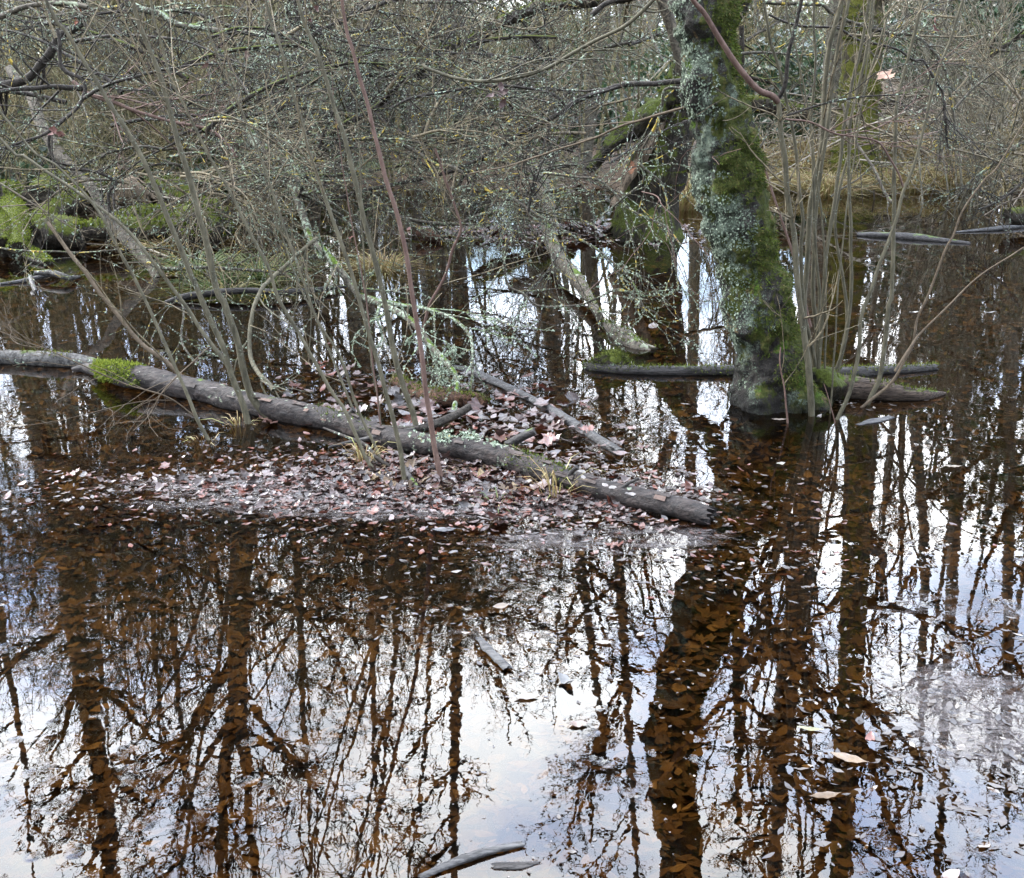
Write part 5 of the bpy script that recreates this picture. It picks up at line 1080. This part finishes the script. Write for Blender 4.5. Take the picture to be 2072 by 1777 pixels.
# low drooping lichen branches over the water
for q in range(34):
    px, py = rng.uniform(260, 1240), rng.uniform(230, 400); sg = rng.choice([-1, 1]); an = rng.uniform(-.2, .5); L_ = rng.uniform(180, 330); pix = []
    for k in range(7):
        pix.append((px, py)); px += math.cos(an) * sg * L_ / 6; py -= math.sin(an) * L_ / 6; an -= rng.uniform(.12, .3)
    if max(p_[1] for p_ in pix) > 620 or max(p_[0] for p_ in pix) > 1190: continue
    y0 = rng.uniform(6.4, 8.2)
    branch('lichen specked branch drooping low over the water before the far bank', pix, (y0, y0 - rng.uniform(0, .5)), (rng.uniform(4, 7), 1.8), m_lich if rng.uniform() < .6 else m_twig, (10, 4, 1), int(rng.uniform(80, 260)), group='lichen branches drooping over the water', bend=-.02)

# random thinner branches filling the tangle
TG = 'thin lichen flecked branches filling the tangle'
for q in range(115):
    px, py = rng.uniform(60, 1390), rng.uniform(-30, 470); L_ = rng.uniform(150, 420); an = rng.normal() * .55 + (0 if rng.uniform() < .75 else 1.2); sg = rng.choice([-1, 1]); cv = rng.normal() * .5
    pix = []
    for k in range(7):
        pix.append((px, py)); px += math.cos(an) * sg * L_ / 6; py -= math.sin(an) * L_ / 6; an -= cv / 6
    if max(y_ for x_, y_ in pix) > 600: continue
    if max(y_ for x_, y_ in pix if x_ > 780 or y_ < 0 or True) > 430 and max(x_ for x_, y_ in pix) > 800: continue
    if any(x_ < 470 and 330 < y_ for x_, y_ in pix) and rng.uniform() < .75: continue
    if any(1190 < x_ < 1395 and 140 < y_ for x_, y_ in pix) and rng.uniform() < .75: continue
    y0 = rng.uniform(7.0, 11.0)
    branch('thin twiggy branch in the grey tangle above the far water', pix, (y0, y0 + rng.normal() * .6), (rng.uniform(4, 9), 2), (m_dark, m_lich, m_twig)[int(rng.integers(0, 3))], (12, 5, 1), int(rng.uniform(80, 350)), group=TG)
for q in range(16):
    px, py = rng.uniform(1480, 2072), rng.uniform(-20, 420); L_ = rng.uniform(120, 320); an = rng.uniform(-.3, 1.0); sg = rng.choice([-1, 1]); pix = []
    for k in range(6):
        pix.append((px, py)); px += math.cos(an) * sg * L_ / 5; py -= math.sin(an) * L_ / 5; an -= rng.normal() * .1
    y0 = rng.uniform(7.5, 13.0)
    branch('thin bare branch slanting over the right bank', pix, (y0, y0 + .3), (rng.uniform(4, 7), 2), m_twig if rng.uniform() < .6 else m_lich, (12, 5, 2), int(rng.uniform(0, 150)), group='thin bare branches over the right bank')

# dead leaves still hanging
def hang(px, py, Y, size, col, label, k=1, group='dead leaves hanging in the twigs'):
    p = A(px, py, Y); mb = MB(); g = rng; size = size * (.6 if k > 1 else .85)
    q_ = g.normal(size=(k, 3)) * size * (.45 if k > 1 else 0)
    scatter(mb, CURLED if k > 1 else OAK, q_, size, .5); o = mb.build('hanging_leaf', leafmat('dead_leaf_colour', tuple(v * .6 for v in col), .75, 0)); o.location = tuple(p); o.rotation_euler = (math.radians(75), 0, g.uniform(-.5, .5)); tag(o, label, 'leaf', group)
hang(1795, 155, 6.8, .15, (.42, .25, .17), 'large pale orange dead leaf hung in the right saplings')
hang(1010, 192, 6.3, .10, (.12, .07, .065), 'cluster of purple brown dead leaves hanging in the middle', 5)
hang(110, 262, 6.8, .09, (.22, .09, .07), 'cluster of red brown dead leaves at the left edge', 5)
hang(1895, 52, 6.4, .08, (.16, .06, .05), 'curled dark red dead leaf at the upper right', 2)
hang(625, 18, 5.4, .06, (.13, .06, .05), 'dark curled dead leaf on a sapling top', 2)
hang(500, 112, 6.0, .06, (.28, .2, .17), 'pale pink dead leaf above the lichen limb')
hang(160, 22, 8.0, .08, (.35, .09, .03), 'bright rust dead leaf at the upper left', 2)
hang(415, 133, 6.0, .06, (.15, .08, .06), 'brown dead leaf caught between the twin saplings')
hang(1280, 340, 9.8, .16, (.25, .09, .03), 'rust oak leaf stuck at the split tree')

# ------------------------------------------------------------------ light, sky, camera
SUN_EL, SUN_AZ = math.radians(34), math.radians(-58)       # azimuth from the view direction, to the left
sd = Vector((math.sin(SUN_AZ) * math.cos(SUN_EL), math.cos(SUN_AZ) * math.cos(SUN_EL), math.sin(SUN_EL)))
sun = bpy.data.lights.new('sun', 'SUN'); sun.energy = 1.2; sun.angle = math.radians(14); sun.color = (1, .95, .87)
so = bpy.data.objects.new('sun', sun); COL.objects.link(so); so.rotation_euler = sd.to_track_quat('Z', 'Y').to_euler()
w = bpy.data.worlds.new('World'); SC.world = w; w.use_nodes = True; t = w.node_tree; t.nodes.clear()
N = lambda typ: t.nodes.new(typ)
sky = N('ShaderNodeTexSky'); sky.sky_type = 'NISHITA'; sky.sun_disc = False; sky.sun_elevation = SUN_EL; sky.sun_rotation = SUN_AZ; sky.air_density = 1.0; sky.dust_density = .6
tc = N('ShaderNodeTexCoord'); mp = N('ShaderNodeMapping'); mp.inputs['Scale'].default_value = (1, 1, 1.8); t.links.new(tc.outputs['Generated'], mp.inputs[0])
ns = N('ShaderNodeTexNoise'); ns.inputs['Scale'].default_value = 2.6; ns.inputs['Detail'].default_value = 5; t.links.new(mp.outputs[0], ns.inputs[0])
mr = N('ShaderNodeMapRange'); mr.interpolation_type = 'SMOOTHSTEP'; mr.inputs[1].default_value = .34; mr.inputs[2].default_value = .54; t.links.new(ns.outputs[0], mr.inputs[0])
ns2 = N('ShaderNodeTexNoise'); ns2.inputs['Scale'].default_value = 5; ns2.inputs['Detail'].default_value = 4; t.links.new(mp.outputs[0], ns2.inputs[0])
cr = N('ShaderNodeValToRGB'); cr.color_ramp.elements[0].position = .36; cr.color_ramp.elements[0].color = (.46, .58, .86, 1); cr.color_ramp.elements[1].position = .58; cr.color_ramp.elements[1].color = (.94, .97, 1, 1); t.links.new(ns2.outputs[0], cr.inputs[0])
sc_ = N('ShaderNodeVectorMath'); sc_.operation = 'SCALE'; t.links.new(cr.outputs[0], sc_.inputs[0]); 
gd = N('ShaderNodeVectorMath'); gd.operation = 'DOT_PRODUCT'; t.links.new(tc.outputs['Generated'], gd.inputs[0]); gd.inputs[1].default_value = (-.10, .80, .59)
gr = N('ShaderNodeMapRange'); gr.inputs[1].default_value = -.6; gr.inputs[2].default_value = 1.0; gr.inputs[3].default_value = 4.0; gr.inputs[4].default_value = 25.0; t.links.new(gd.outputs['Value'], gr.inputs[0]); 
sz_ = N('ShaderNodeSeparateXYZ'); t.links.new(tc.outputs['Generated'], sz_.inputs[0])
ez = N('ShaderNodeMapRange'); ez.inputs[1].default_value = .05; ez.inputs[2].default_value = .5; ez.inputs[3].default_value = .38; ez.inputs[4].default_value = 1.05; t.links.new(sz_.outputs[2], ez.inputs[0])
mu = N('ShaderNodeMath'); mu.operation = 'MULTIPLY'; t.links.new(gr.outputs[0], mu.inputs[0]); t.links.new(ez.outputs[0], mu.inputs[1]); t.links.new(mu.outputs[0], sc_.inputs['Scale'])
mx = N('ShaderNodeMix'); mx.data_type = 'RGBA'; t.links.new(mr.outputs[0], mx.inputs[0]); t.links.new(sky.outputs[0], mx.inputs[6]); t.links.new(sc_.outputs[0], mx.inputs[7])
bgd = N('ShaderNodeBackground'); bgd.inputs[1].default_value = .12; t.links.new(mx.outputs[2], bgd.inputs[0]); wo = N('ShaderNodeOutputWorld'); t.links.new(bgd.outputs[0], wo.inputs[0])

cam = bpy.data.cameras.new('camera'); co = bpy.data.objects.new('camera', cam); COL.objects.link(co)
co.location = tuple(CAM); co.rotation_euler = (math.radians(90) - PITCH, 0, 0)
cam.sensor_fit = 'HORIZONTAL'; cam.sensor_width = 36; cam.lens = 36 * F / 2072; cam.clip_end = 500; cam.clip_start = .05
SC.camera = co
SC.view_settings.view_transform = 'Standard'; SC.view_settings.look = 'None'; SC.view_settings.gamma = 1; SC.view_settings.exposure = EXPO
cy = SC.cycles; cy.max_bounces = 8; cy.diffuse_bounces = 3; cy.glossy_bounces = 3; cy.transmission_bounces = 3; cy.transparent_max_bounces = 10
cy.caustics_reflective = False; cy.caustics_refractive = False; cy.use_denoising = True; cy.sample_clamp_indirect = 8.0
